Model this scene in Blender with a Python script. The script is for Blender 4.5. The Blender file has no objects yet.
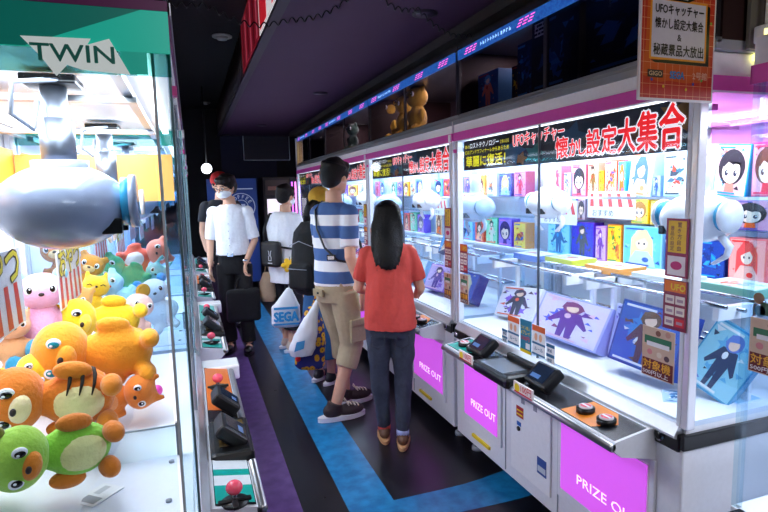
import bpy, bmesh, math, random
from mathutils import Vector, Matrix, noise, Euler
random.seed(7)
SC = bpy.context.scene
COL = SC.collection
PI = math.pi
V = Vector

# ------------------------------------------------------------------ camera
f = 545.0
R = Matrix(((0.9424072607, 0.0624314106, -0.3285892182),
            (-0.3335613829, 0.1031633143, -0.9370667716),
            (-0.0246040476, 0.9927032032, 0.1180465641)))
cd = bpy.data.cameras.new('camera'); cam = bpy.data.objects.new('camera', cd); COL.objects.link(cam)
cd.sensor_width = 36; cd.lens = f * 36 / 768; cd.clip_start = 0.02; cd.clip_end = 60
M = R.to_4x4(); M.translation = V((0, 0, 1.58)); cam.matrix_world = M
SC.camera = cam

# ------------------------------------------------------------------ world and exposure
w = bpy.data.worlds.new('world'); SC.world = w; w.use_nodes = True
w.node_tree.nodes['Background'].inputs[0].default_value = (0.24, 0.16, 0.30, 1)
w.node_tree.nodes['Background'].inputs[1].default_value = 0.03
vs = SC.view_settings
vs.view_transform = 'Standard'; vs.look = 'None'; vs.gamma = 1; vs.exposure = 0.5; vs.use_curve_mapping = False
SC.cycles.transparent_max_bounces = 24
SC.cycles.max_bounces = 8
SC.cycles.use_denoising = True

def area(name, loc, size, power, color, rot=(0, 0, 0), parent=None, spread=PI):
    l = bpy.data.lights.new(name, 'AREA'); l.shape = 'RECTANGLE'; l.size, l.size_y = size
    l.energy = power; l.color = color; l.spread = spread
    o = bpy.data.objects.new(name, l); COL.objects.link(o); o.location = loc; o.rotation_euler = rot
    if parent: o.parent = parent
    return o

# added fill light behind the camera, not a real ceiling fixture
for i, y in enumerate((-1.0,)):
    area('added_fill_light', (0.75, y, 2.57), (1.2, 0.8), 19, (1, 0.93, 0.95), (math.radians(25), 0, 0))

# ------------------------------------------------------------------ materials
MATS = {}
def lin(c):
    if isinstance(c, str):
        c = c.lstrip('#'); c = [int(c[i:i+2], 16) / 255 for i in (0, 2, 4)]
    return tuple(x / 12.92 if x <= 0.04045 else ((x + 0.055) / 1.055) ** 2.4 for x in c[:3]) + (1,)
def mat(color, rough=0.5, metal=0.0, emit=0.0, bump=0.0, scale=60.0, vary=0.0, clear=0.0, spec=0.5, sheen=0.0):
    key = (color, rough, metal, emit, bump, scale, vary, clear, spec, sheen)
    if key in MATS: return MATS[key]
    m = bpy.data.materials.new('mat_%d' % len(MATS)); m.use_nodes = True
    nt = m.node_tree; b = nt.nodes['Principled BSDF']
    c = lin(color)
    b.inputs['Base Color'].default_value = c
    b.inputs['Roughness'].default_value = rough; b.inputs['Metallic'].default_value = metal
    b.inputs['Specular IOR Level'].default_value = spec
    b.inputs['Coat Weight'].default_value = clear
    b.inputs['Sheen Weight'].default_value = sheen
    if emit: b.inputs['Emission Color'].default_value = c; b.inputs['Emission Strength'].default_value = emit
    tc = nt.nodes.new('ShaderNodeTexCoord')
    n = nt.nodes.new('ShaderNodeTexNoise'); n.inputs['Scale'].default_value = scale; n.inputs['Detail'].default_value = 4
    nt.links.new(tc.outputs['Object'], n.inputs['Vector'])
    if bump:
        bp = nt.nodes.new('ShaderNodeBump'); bp.inputs['Strength'].default_value = bump; bp.inputs['Distance'].default_value = 0.01
        nt.links.new(n.outputs['Fac'], bp.inputs['Height']); nt.links.new(bp.outputs['Normal'], b.inputs['Normal'])
    v = vary or 0.06
    mr = nt.nodes.new('ShaderNodeMapRange'); mr.inputs['To Min'].default_value = 1 - v; mr.inputs['To Max'].default_value = 1 + v
    nt.links.new(n.outputs['Fac'], mr.inputs['Value'])
    mx = nt.nodes.new('ShaderNodeVectorMath'); mx.operation = 'SCALE'; mx.inputs[0].default_value = c[:3]
    nt.links.new(mr.outputs['Result'], mx.inputs['Scale']); nt.links.new(mx.outputs['Vector'], b.inputs['Base Color'])
    MATS[key] = m; return m
def glass_mat(tint='#f4faff', refl=0.9, name='glass'):
    m = bpy.data.materials.new(name); m.use_nodes = True; nt = m.node_tree; nt.nodes.clear()
    out = nt.nodes.new('ShaderNodeOutputMaterial'); mx = nt.nodes.new('ShaderNodeMixShader')
    t = nt.nodes.new('ShaderNodeBsdfTransparent'); t.inputs[0].default_value = lin(tint)
    g = nt.nodes.new('ShaderNodeBsdfGlossy'); g.inputs['Roughness'].default_value = 0.02
    lw = nt.nodes.new('ShaderNodeLayerWeight'); lw.inputs[0].default_value = 0.5
    pw = nt.nodes.new('ShaderNodeMath'); pw.operation = 'POWER'; pw.inputs[1].default_value = 5
    k = nt.nodes.new('ShaderNodeMath'); k.operation = 'MULTIPLY_ADD'; k.inputs[1].default_value = refl * .6; k.inputs[2].default_value = refl * .03
    nt.links.new(lw.outputs['Facing'], pw.inputs[0]); nt.links.new(pw.outputs[0], k.inputs[0]); nt.links.new(k.outputs[0], mx.inputs[0])
    nt.links.new(t.outputs[0], mx.inputs[1]); nt.links.new(g.outputs[0], mx.inputs[2]); nt.links.new(mx.outputs[0], out.inputs[0])
    return m
GLASS = glass_mat(); GLASS2 = glass_mat('#e9f4f8', 0.9, 'acrylic'); SMOKE = glass_mat('#d4d0dc', 0.5, 'dark_glass')
TEALGL = glass_mat('#a8d8d2', 0.9, 'teal_film')
PINKGL = glass_mat('#ffc4ec', 0.5, 'pink_film')
WHITE = mat('#f2f3f6', 0.35); WHITE2 = mat('#e6e8ee', 0.5); GREY = mat('#9aa0aa', 0.5); DARK = mat('#15151a', 0.45)
BLACK = mat('#0a0a0c', 0.35); CHROME = mat('#c9ced6', 0.18, 1.0); ALU = mat('#b9bfca', 0.32, 0.9); STEEL = mat('#b4b6ba', 0.3, 0.85)
MAG = mat('#de48b6', 0.4); PURP = mat('#7a1c6e', 0.4); RED = mat('#d3202a', 0.4); YEL = mat('#f2d21c', 0.4)
TEAL = mat('#12a79a', 0.35); ORANGE = mat('#f08220', 0.35); PLASTW = mat('#f4f6fa', 0.2, clear=0.4)
LED = mat('#ffffff', 0.4, emit=3.0); SCREEN = mat('#1a2436', 0.1, emit=0.25); BLUEP = mat('#1f63b8', 0.4)

# ------------------------------------------------------------------ mesh builder
TXT = {}
def text_geo(s, off=0.0, spacing=1.0):
    k = (s, off, spacing)
    if k not in TXT:
        c = bpy.data.curves.new('t', 'FONT'); c.body = s; c.size = 1; c.offset = off; c.space_character = spacing
        c.resolution_u = 2; c.fill_mode = 'BOTH' if False else c.fill_mode
        o = bpy.data.objects.new('t', c); COL.objects.link(o)
        dg = bpy.context.evaluated_depsgraph_get(); me = bpy.data.meshes.new_from_object(o.evaluated_get(dg))
        vs_ = [v.co.copy() for v in me.vertices]; fs = [tuple(p.vertices) for p in me.polygons]
        x0 = min((v.x for v in vs_), default=0); x1 = max((v.x for v in vs_), default=1)
        y0 = min((v.y for v in vs_), default=0); y1 = max((v.y for v in vs_), default=1)
        TXT[k] = (vs_, fs, x0, x1, y0, y1)
        bpy.data.objects.remove(o); bpy.data.meshes.remove(me); bpy.data.curves.remove(c)
    return TXT[k]

class MB:
    def __init__(s): s.bm = bmesh.new(); s.mats = []
    def mi(s, m):
        if m not in s.mats: s.mats.append(m)
        return s.mats.index(m)
    def add(s, verts, faces, m, smooth=False):
        i = s.mi(m); vv = [s.bm.verts.new(v) for v in verts]
        for fc in faces:
            try: q = s.bm.faces.new([vv[k] for k in fc])
            except ValueError: continue
            q.material_index = i; q.smooth = smooth
        return s
    def box(s, a, b, m, bev=0.0, mtx=None):
        x0, y0, z0 = [min(a[i], b[i]) for i in range(3)]; x1, y1, z1 = [max(a[i], b[i]) for i in range(3)]
        if bev:
            t = bmesh.new(); bmesh.ops.create_cube(t, size=1)
            for v in t.verts: v.co = V(((x0+x1)/2 + v.co.x*(x1-x0), (y0+y1)/2 + v.co.y*(y1-y0), (z0+z1)/2 + v.co.z*(z1-z0)))
            bmesh.ops.bevel(t, geom=list(t.edges), offset=bev, segments=2, affect='EDGES', profile=0.5)
            vs_ = [v.co.copy() for v in t.verts]; fs = [[v.index for v in q.verts] for q in t.faces]; t.free()
        else:
            vs_ = [V(p) for p in ((x0,y0,z0),(x1,y0,z0),(x1,y1,z0),(x0,y1,z0),(x0,y0,z1),(x1,y0,z1),(x1,y1,z1),(x0,y1,z1))]
            fs = [(0,3,2,1),(4,5,6,7),(0,1,5,4),(1,2,6,5),(2,3,7,6),(3,0,4,7)]
        if mtx is not None: vs_ = [mtx @ v for v in vs_]
        return s.add(vs_, fs, m)
    def cyl(s, a, b, r, m, n=16, r2=None, smooth=True): return s.tube([a, b], [r, r if r2 is None else r2], m, n, smooth)
    def tube(s, pts, rad, m, n=10, smooth=True, sq=1.0):
        pts = [V(p) for p in pts]
        if not isinstance(rad, (list, tuple)): rad = [rad] * len(pts)
        vs_, fs = [], []; up = None
        for i, p in enumerate(pts):
            d = (pts[min(i+1, len(pts)-1)] - pts[max(i-1, 0)])
            if d.length < 1e-9: d = V((0, 0, 1))
            d.normalize()
            if up is None: up = d.orthogonal().normalized()
            up = (up - d * up.dot(d))
            if up.length < 1e-6: up = d.orthogonal()
            up.normalize(); sd = d.cross(up)
            for k in range(n):
                a = 2*PI*k/n; vs_.append(p + (up*math.cos(a) + sd*math.sin(a)*sq) * rad[i])
        for i in range(len(pts)-1):
            for k in range(n):
                k2 = (k+1) % n; fs.append((i*n+k, i*n+k2, (i+1)*n+k2, (i+1)*n+k))
        fs.append(tuple(range(n))[::-1]); fs.append(tuple((len(pts)-1)*n + k for k in range(n)))
        return s.add(vs_, fs, m, smooth)
    def ell(s, c, r, m, mtx=None, seg=20, rings=12):
        if not isinstance(r, (tuple, list)): r = (r, r, r)
        vs_, fs = [], []
        for i in range(rings+1):
            t = PI*i/rings
            for k in range(seg):
                a = 2*PI*k/seg
                p = V((r[0]*math.sin(t)*math.cos(a), r[1]*math.sin(t)*math.sin(a), r[2]*math.cos(t)))
                if mtx is not None: p = mtx @ p
                vs_.append(V(c) + p)
        for i in range(rings):
            for k in range(seg):
                k2 = (k+1) % seg; fs.append((i*seg+k, (i+1)*seg+k, (i+1)*seg+k2, i*seg+k2))
        s.add(vs_, fs, m, True); return s
    def loft(s, secs, m, n=28, smooth=True, caps=True):
        vs_, fs = [], []
        for (z, cx, cy, rx, ry) in secs:
            for k in range(n):
                a = 2*PI*k/n; vs_.append(V((cx + rx*math.cos(a), cy + ry*math.sin(a), z)))
        for i in range(len(secs)-1):
            for k in range(n):
                k2 = (k+1) % n; fs.append((i*n+k, i*n+k2, (i+1)*n+k2, (i+1)*n+k))
        if caps: fs.append(tuple(range(n))[::-1]); fs.append(tuple((len(secs)-1)*n + k for k in range(n)))
        return s.add(vs_, fs, m, smooth)
    def poly(s, pts, o, u, v, m, off=0.0):                # flat outline in the plane (o, u, v)
        o, u, v = V(o), V(u), V(v); nn = u.cross(v).normalized()
        return s.add([o + u*a + v*b + nn*off for a, b in pts], [tuple(range(len(pts)))], m)
    def prism(s, pts, o, u, v, depth, m):                 # outline pushed back by depth
        o, u, v = V(o), V(u), V(v); nn = u.cross(v).normalized(); n = len(pts)
        vs_ = [o + u*a + v*b for a, b in pts] + [o + u*a + v*b - nn*depth for a, b in pts]
        fs = [tuple(range(n)), tuple(range(2*n-1, n-1, -1))] + [(k, n+k, n+(k+1) % n, (k+1) % n) for k in range(n)]
        return s.add(vs_, fs, m)
    def text(s, t, o, u, v, h, m, width=None, off=0.0, bold=0.0, shear=0.0, center=False, spacing=1.0):
        o, u, v = V(o), V(u).normalized(), V(v).normalized(); nn = u.cross(v)
        vs_, fs, x0, x1, y0, y1 = text_geo(t, 0.0, spacing)
        if not vs_: return s
        bx0, bx1 = x0, x1
        ky = h / 0.73; kx = ky if width is None else width / max(bx1 - bx0, 1e-6)
        sh = -(bx1-bx0)*kx/2 if center else 0
        bb_ = bold*ky*.8; sh_ = [(0, 0)] if bold <= 0 else [(math.cos(a)*bb_, math.sin(a)*bb_) for a in [2*PI*q/(8 if bold > .03 else 4) for q in range(8 if bold > .03 else 4)]]
        for q, (dx, dy) in enumerate(sh_):
            s.add([o + u*((p.x-bx0)*kx + sh + p.y*ky*shear + dx) + v*(p.y*ky + dy) + nn*(off + q*.00001) for p in vs_], fs, m)
        return s
    def mesh(s, name):
        me = bpy.data.meshes.new(name); bmesh.ops.remove_doubles(s.bm, verts=s.bm.verts, dist=1e-6) if len(s.bm.verts) < 4000 and False else None
        s.bm.normal_update(); s.bm.to_mesh(me); s.bm.free()
        for m in s.mats: me.materials.append(m)
        return me
    def build(s, name, parent=None, **kw):
        o = bpy.data.objects.new(name, s.mesh(name)); COL.objects.link(o)
        if parent: o.parent = parent
        for k, v in kw.items(): o[k] = v
        return o
def disc(cx, cy, rx, ry, n=20, a0=0, a1=2*PI): 
    full = abs(a1-a0-2*PI) < 1e-6
    return [(cx+rx*math.cos(a0+(a1-a0)*k/(n if full else n-1)), cy+ry*math.sin(a0+(a1-a0)*k/(n if full else n-1))) for k in range(n)]
def rect(x0, y0, x1, y1): return [(x0, y0), (x1, y0), (x1, y1), (x0, y1)]

def thing(name, label, cat, loc=(0, 0, 0), rotz=0, group=None):
    o = bpy.data.objects.new(name, None); COL.objects.link(o); o.empty_display_size = 0.1
    o.location = loc; o.rotation_euler = (0, 0, rotz); o['label'] = label; o['category'] = cat
    if group: o['group'] = group
    return o
def tag(o, label, cat, group=None, loc=None, rot=None):
    o['label'] = label; o['category'] = cat
    if group: o['group'] = group
    if loc is not None: o.location = loc
    if rot is not None: o.rotation_euler = rot
    return o
def struct(name, mb): return mb.build(name, kind='structure')
def blob(mb, name, parent=None, voxel=0.006, it=3, wrinkle=0.0, wscale=9.0, mtl=None, **kw):
    """one continuous skin over overlapping shapes"""
    src = mb.mesh(name + '_src'); o = bpy.data.objects.new(name, src); COL.objects.link(o)
    r = o.modifiers.new('r', 'REMESH'); r.mode = 'VOXEL'; r.voxel_size = voxel; r.use_smooth_shade = True
    sm = o.modifiers.new('s', 'SMOOTH'); sm.iterations = it; sm.factor = 0.6
    dg = bpy.context.evaluated_depsgraph_get(); me = bpy.data.meshes.new_from_object(o.evaluated_get(dg))
    bpy.data.objects.remove(o); bpy.data.meshes.remove(src)
    if wrinkle:
        nr = [v.normal.copy() for v in me.vertices]
        for v, n in zip(me.vertices, nr):
            p = v.co * wscale; p.z *= 0.55
            v.co = v.co + n * (noise.noise(p) + 0.5*noise.noise(p*2.3)) * wrinkle
    me.materials.clear(); me.materials.append(mtl)
    for p in me.polygons: p.use_smooth = True
    q = bpy.data.objects.new(name, me); COL.objects.link(q)
    if parent: q.parent = parent
    for k, v in kw.items(): q[k] = v
    return q

# ------------------------------------------------------------------ room
def floor_mat():
    m = bpy.data.materials.new('dark_vinyl'); m.use_nodes = True; nt = m.node_tree; b = nt.nodes['Principled BSDF']
    tc = nt.nodes.new('ShaderNodeTexCoord'); n = nt.nodes.new('ShaderNodeTexNoise'); n.inputs['Scale'].default_value = 5; n.inputs['Detail'].default_value = 9
    n.inputs['Roughness'].default_value = 0.7
    nt.links.new(tc.outputs['Object'], n.inputs['Vector'])
    cr = nt.nodes.new('ShaderNodeValToRGB'); cr.color_ramp.elements[0].color = lin('#0b0a0f'); cr.color_ramp.elements[1].color = lin('#1c1a22')
    cr.color_ramp.elements[0].position = 0.35; cr.color_ramp.elements[1].position = 0.7
    nt.links.new(n.outputs['Fac'], cr.inputs[0]); nt.links.new(cr.outputs[0], b.inputs['Base Color'])
    mr = nt.nodes.new('ShaderNodeMapRange'); mr.inputs['To Min'].default_value = 0.2; mr.inputs['To Max'].default_value = 0.42
    nt.links.new(n.outputs['Fac'], mr.inputs['Value']); nt.links.new(mr.outputs[0], b.inputs['Roughness'])
    return m
def vinyl(c1, c2):
    m = bpy.data.materials.new('vinyl'); m.use_nodes = True; nt = m.node_tree; b = nt.nodes['Principled BSDF']
    tc = nt.nodes.new('ShaderNodeTexCoord'); n = nt.nodes.new('ShaderNodeTexNoise'); n.inputs['Scale'].default_value = 14; n.inputs['Detail'].default_value = 8
    nt.links.new(tc.outputs['Object'], n.inputs['Vector'])
    cr = nt.nodes.new('ShaderNodeValToRGB'); cr.color_ramp.elements[0].color = lin(c1); cr.color_ramp.elements[1].color = lin(c2)
    cr.color_ramp.elements[0].position = 0.35; cr.color_ramp.elements[1].position = 0.68
    nt.links.new(n.outputs['Fac'], cr.inputs[0]); nt.links.new(cr.outputs[0], b.inputs['Base Color']); b.inputs['Roughness'].default_value = 0.33
    return m
struct('floor', MB().box((-3.5, -3, -0.1), (5, 10.2, 0), floor_mat()))
BL = vinyl('#0e6294', '#1f84b8'); PU = vinyl('#553a70', '#6c5088')
mb = MB(); mb.box((0.65, -3, 0), (0.89, 10.0, 0.0015), BL)
pts = []
for i in range(13):
    t = i/12; pts.append((0.889 + 1.6*t, 2.27 - 0.02*math.sin(t*3) + 0.5*max(0, t-.35)**1.6, 2.48 + 0.62*max(0, t-.2)**1.7))
for a, b in zip(pts, pts[1:]): mb.add([(a[0], a[1], .0015), (b[0], b[1], .0015), (b[0], b[2], .0015), (a[0], a[2], .0015)], [(0, 1, 2, 3)], BL)
struct('trim_blue', mb)
struct('trim_purple', MB().box((0.13, -3, 0), (0.435, 10.0, 0.0015), PU))
CEILP = mat('#452748', 0.7, vary=0.15, scale=3); CEILD = mat('#16151c', 0.8, bump=0.2, scale=30)
struct('ceiling', MB().box((0.53, -3, 2.6), (5, 10.2, 2.7), CEILP).box((-3.5, -3, 3.05), (0.53, 10.2, 3.15), CEILD))
WALLD = mat('#0d0e18', 0.8); WALLB = mat('#10183c', 0.7)
struct('wall_back', MB().box((-3.5, 10.0, 0), (5, 10.15, 3.15), WALLD).box((0.55, 9.97, 0), (1.5, 10.0, 2.6), WALLB))
struct('wall_left', MB().box((-3.5, -3, 0), (-3.35, 10.1, 3.15), WALLD))
struct('wall_right', MB().box((3.6, -3, 0), (3.75, 10.1, 2.7), mat('#3a0d14', 0.7)))
struct('wall_front', MB().box((-3.5, -3.1, 0), (5, -3, 3.15), WALLD))
# the step between the high dark ceiling and the purple one, clad in posters and trusswork
mb = MB().box((0.525, -3, 2.6), (0.56, 10.0, 3.05), mat('#241a22', 0.6))
mb.box((0.50, -3, 2.585), (0.56, 10.0, 2.61), mat('#2c2030', 0.5))
for i in range(30):
    y = 5.02 + i*0.16
    mb.tube([(0.515, y, 2.62), (0.515, y+0.085, 3.03)], 0.008, mat('#5d4a44', 0.5), 6)
    mb.tube([(0.515, y+0.085, 3.03), (0.515, y+0.17, 2.62)], 0.008, mat('#3c3038', 0.5), 6)
struct('trim_1', mb)
# right hand beam above the display cases
mb = MB().box((1.72, -3, 2.44), (2.6, 9.0, 2.6), mat('#4a4038', 0.7, bump=0.4, scale=20, vary=.3))
mb.box((1.58, -3, 2.50), (1.66, 9.0, 2.56), mat('#3a332e', 0.6))
struct('trim_2', mb)

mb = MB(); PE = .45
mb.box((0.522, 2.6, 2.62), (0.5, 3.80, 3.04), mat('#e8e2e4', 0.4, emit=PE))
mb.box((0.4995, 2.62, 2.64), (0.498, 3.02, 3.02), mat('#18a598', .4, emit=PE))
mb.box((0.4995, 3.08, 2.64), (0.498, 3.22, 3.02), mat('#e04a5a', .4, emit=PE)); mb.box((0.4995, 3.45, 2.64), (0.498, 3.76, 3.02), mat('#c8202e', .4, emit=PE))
tag(mb.build('ceiling_poster'), 'lit white, teal and red poster on the ceiling step, nearest the front', 'poster')
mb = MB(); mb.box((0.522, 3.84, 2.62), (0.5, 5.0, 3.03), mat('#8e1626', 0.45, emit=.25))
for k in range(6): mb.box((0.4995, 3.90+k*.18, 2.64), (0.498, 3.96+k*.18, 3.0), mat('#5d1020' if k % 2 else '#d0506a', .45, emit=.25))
tag(mb.build('ceiling_poster'), 'dark red striped poster on the ceiling step', 'poster')

# ------------------------------------------------------------------ crane game machines
W, D = 1.64, 0.95
def front_text_frame(): return V((1, 0, 0)), V((0, 0, 1))
UX, UZ = V((1, 0, 0)), V((0, 0, 1))

def claw(parent, x, y, z, style=0, r=0.17, arms=True):
    zt = 1.78 if not style else 1.868
    PLASTW = mat('#f4f6fa', 0.2, clear=0.4) if arms else mat('#a9b3cc', 0.22, clear=0.5)  # armless claw: underside shade put into the white plastic as blue-grey
    """the winch carriage, shaft and round claw head"""
    sh = MB(); SM = mat('#8c929e', .35, .8) if style else PLASTW; sh.cyl((x, y, z+0.05), (x, y, zt), 0.030, SM, 20); sh.cyl((x, y, z+.07), (x, y, z+.22), .040 if style else .034, SM, 20)
    sh.box((x-.06, y-.06, zt-.01), (x+.06, y+.06, zt+.012), BLACK if style else GREY, .004)
    sh.tube([(x-.05, y-.03, zt), (x-.11, y+.06, zt-.02), (x-.10, y+.07, zt-.09), (x-.05, y+.04, zt-.12), (x-.03, y+.03, zt-.05)], .006, GREY, 8)
    c = sh.build('winch_shaft', parent)
    h = MB(); h.ell((x, y, z), (r, r, r*0.70), PLASTW, seg=32, rings=20)
    h.cyl((x, y, z+r*.4), (x, y, z+r*.75), r*.42, PLASTW, 28)
    hd = h.build('claw_head', parent)
    g = MB()
    for s in (-1, 1):
        q = (lambda d: (x+s*d, y-.02, z+.01)) if not style else (lambda d: (x-.02, y+s*d, z+.01))
        g.tube([q(r*.90), q(r*1.02)], r*.40, mat('#3fa9d8', .25), 24)
        g.tube([q(r*1.02), q(r*1.12)], r*.44, PLASTW, 24)
    g.build('side_lamp', hd)
    for s in (-1, 1):
        a = MB(); a.box((x+s*r*.45-.012, y-r*.90, z-r*.45), (x+s*r*.45+.012, y-r*.6, z-r*.2), BLACK, .003)
        if arms: a.tube([(x+s*r*.6, y, z-r*.35), (x+s*r*.98, y, z-r*.75), (x+s*r*.9, y, z-r*1.0), (x+s*r*.5, y, z-r*1.25)], [.014, .014, .012, .008], PLASTW, 10, sq=.6)
        a.build('claw_arm', hd)

def prize_out_panel(root, x0, x1, z0=.27, z1=.60):
    p = MB(); fr = mat('#f6e4f6', .35)
    p.box((x0-.03, -.012, z0-.05), (x1+.03, .0, z1+.03), WHITE2, .004)
    p.box((x0-.006, -.0135, z0-.006), (x1+.006, -.011, z1+.006), fr)
    p.box((x0, -.018, z0), (x1, -.0136, z1), mat('#d25be4', .25, emit=0.50, vary=.03))
    d = p.build('prize_door', root, label='glowing magenta prize door')
    t = MB(); t.text('PRIZE OUT', (x0+(x1-x0)*.23, -.0182, z0+.075), UX, UZ, .043, mat('#ffe9ff', .4, emit=.6), width=(x1-x0)*.74, bold=.004, off=.0006)
    t.build('lettering', d)
    y = MB(); y.box((x0+.08, -.014, z0-.115), (x0+.27, -.001, z0-.098), YEL); y.build('warning_label', root, label='yellow warning label')

def button(root, x, y, z, ring='#101014', cap='#e4485e'):
    b = MB(); b.cyl((x, y, z-.004), (x, y, z+.016), .034, mat(ring, .3), 28); b.cyl((x, y, z+.012), (x, y, z+.022), .025, mat('#f4e6ea', .25), 24)
    b.poly(disc(0, 0, .020, .020), (x, y, z+.0225), (1, 0, 0), (0, 1, 0), mat(cap, .35))
    b.poly(rect(-.02, -.005, .02, .005), (x, y, z+.0231), (1, 0, 0), (0, 1, 0), WHITE)
    b.build('button', root, label='round red and white push button')
def joystick(root, x, y, z):
    j = MB(); j.cyl((x, y, z), (x, y, z+.006), .038, BLACK, 24); j.cyl((x, y, z), (x, y, z+.035), .007, CHROME, 10)
    j.box((x-.045, y-.008, z+.002), (x+.045, y+.008, z+.012), BLACK, .003); j.box((x-.008, y-.045, z+.002), (x+.008, y+.045, z+.012), BLACK, .003)
    j.build('joystick', root)
    MB().ell((x, y, z+.045), (.023, .023, .02), mat('#ff5c74', .25), seg=18).build('joystick_ball', root, label='pink joystick ball')

def pay_terminal(root, x, z, price=True, w=.15, mtx=None):
    """tilted screen block with a price card on its front edge"""
    rot = Matrix.Translation((x, -.085, z)) @ Matrix.Rotation(math.radians(40), 4, 'X')
    t = MB(); t.box((-w/2, -.055, 0), (w/2, .055, .05), DARK, .012, rot); tm = t.build('payment_terminal', root)
    s = MB(); s.box((-w/2+.022, -.04, .050), (w/2-.022, .04, .052), SCREEN, 0, rot)
    s.box((-w/2+.03, -.03, .0522), (w/2-.06, -.01, .0526), mat('#4a6a9a', .3, emit=.3), 0, rot); s.build('screen', tm)
    if price:
        c = MB(); c.box((x-.075, -.202, z-.052), (x+.065, -.196, z-.004), mat('#f6e8e2', .4))
        c.text('100円', (x-.02, -.2025, z-.035), UX, UZ, .026, RED, width=.075, bold=.02, off=.0004)
        c.poly(disc(x-.048, z-.028, .020, .018), (0, -.2023, 0), UX, UZ, YEL, .0002)
        c.poly(rect(x-.07, z-.05, x+.06, z-.043), (0, -.2023, 0), UX, UZ, RED, .0002)
        c.build('price_card', tm, label='red and white price card')

def banner(root, x0, x1, z0, z1, y=.02):
    b = MB(); n = mat('#161f33', .4, vary=.5, scale=9); b.box((x0, y, z0), (x1, y+.004, z1), n)
    L = x1-x0; h = z1-z0; o = y-.0008
    b.poly([(x0, z0), (x0+.35*L, z0), (x0+.32*L, z1), (x0, z1)], (0, o, 0), UX, UZ, mat('#2a1226', .4), .0002)
    # jagged glow in teal and amber behind the words
    for (a, c, rr, m) in ((.33, .45, .10, '#1a5d86'), (.45, .3, .07, '#0f7a72'), (.62, .6, .09, '#1d4a6a'), (.88, .3, .10, '#6a3d16'), (.97, .7, .08, '#8a5a18'), (.38, .2, .05, '#b06a20')):
        pts = [(x0+a*L+math.cos(t*PI/5)*rr*L*(.5 if t % 2 else 1)*.8, z0+c*h+math.sin(t*PI/5)*rr*L*(.4 if t % 2 else .8)*.6) for t in range(10)]
        pts = [(min(max(p, x0+.002), x1-.002), min(max(q, z0+.002), z1-.002)) for p, q in pts]
        b.poly(pts, (0, o, 0), UX, UZ, mat(m, .4), .0003 + rr*.002)
    Y1, W1, R1 = mat('#f4e32a', .4, emit=.55), mat('#f8f4f4', .4, emit=.6), mat('#e8141c', .4, emit=.7)  # emission on the printed letters imitates light reaching the banner
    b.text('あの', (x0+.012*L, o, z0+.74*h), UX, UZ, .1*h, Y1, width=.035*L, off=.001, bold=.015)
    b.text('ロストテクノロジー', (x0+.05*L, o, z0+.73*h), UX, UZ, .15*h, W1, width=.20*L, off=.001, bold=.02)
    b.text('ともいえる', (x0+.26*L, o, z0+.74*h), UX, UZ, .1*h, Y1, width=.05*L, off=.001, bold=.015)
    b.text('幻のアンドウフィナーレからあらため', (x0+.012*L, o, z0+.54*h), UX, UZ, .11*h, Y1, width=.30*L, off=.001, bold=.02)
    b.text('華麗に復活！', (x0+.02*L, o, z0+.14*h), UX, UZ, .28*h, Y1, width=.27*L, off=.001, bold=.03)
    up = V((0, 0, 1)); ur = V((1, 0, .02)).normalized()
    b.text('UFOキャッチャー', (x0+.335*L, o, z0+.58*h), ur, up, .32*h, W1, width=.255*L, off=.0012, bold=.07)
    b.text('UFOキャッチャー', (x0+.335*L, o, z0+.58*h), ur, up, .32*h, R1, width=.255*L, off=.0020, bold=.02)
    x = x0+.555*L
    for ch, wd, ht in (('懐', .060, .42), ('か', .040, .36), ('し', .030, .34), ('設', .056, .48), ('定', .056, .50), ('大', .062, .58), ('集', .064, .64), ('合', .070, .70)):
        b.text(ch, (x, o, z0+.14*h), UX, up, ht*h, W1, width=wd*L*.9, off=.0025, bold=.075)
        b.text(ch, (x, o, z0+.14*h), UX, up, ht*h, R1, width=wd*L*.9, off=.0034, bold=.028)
        x += wd*L*.99
    b.build('banner', root, label='dark banner with big red and white Japanese lettering')

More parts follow.
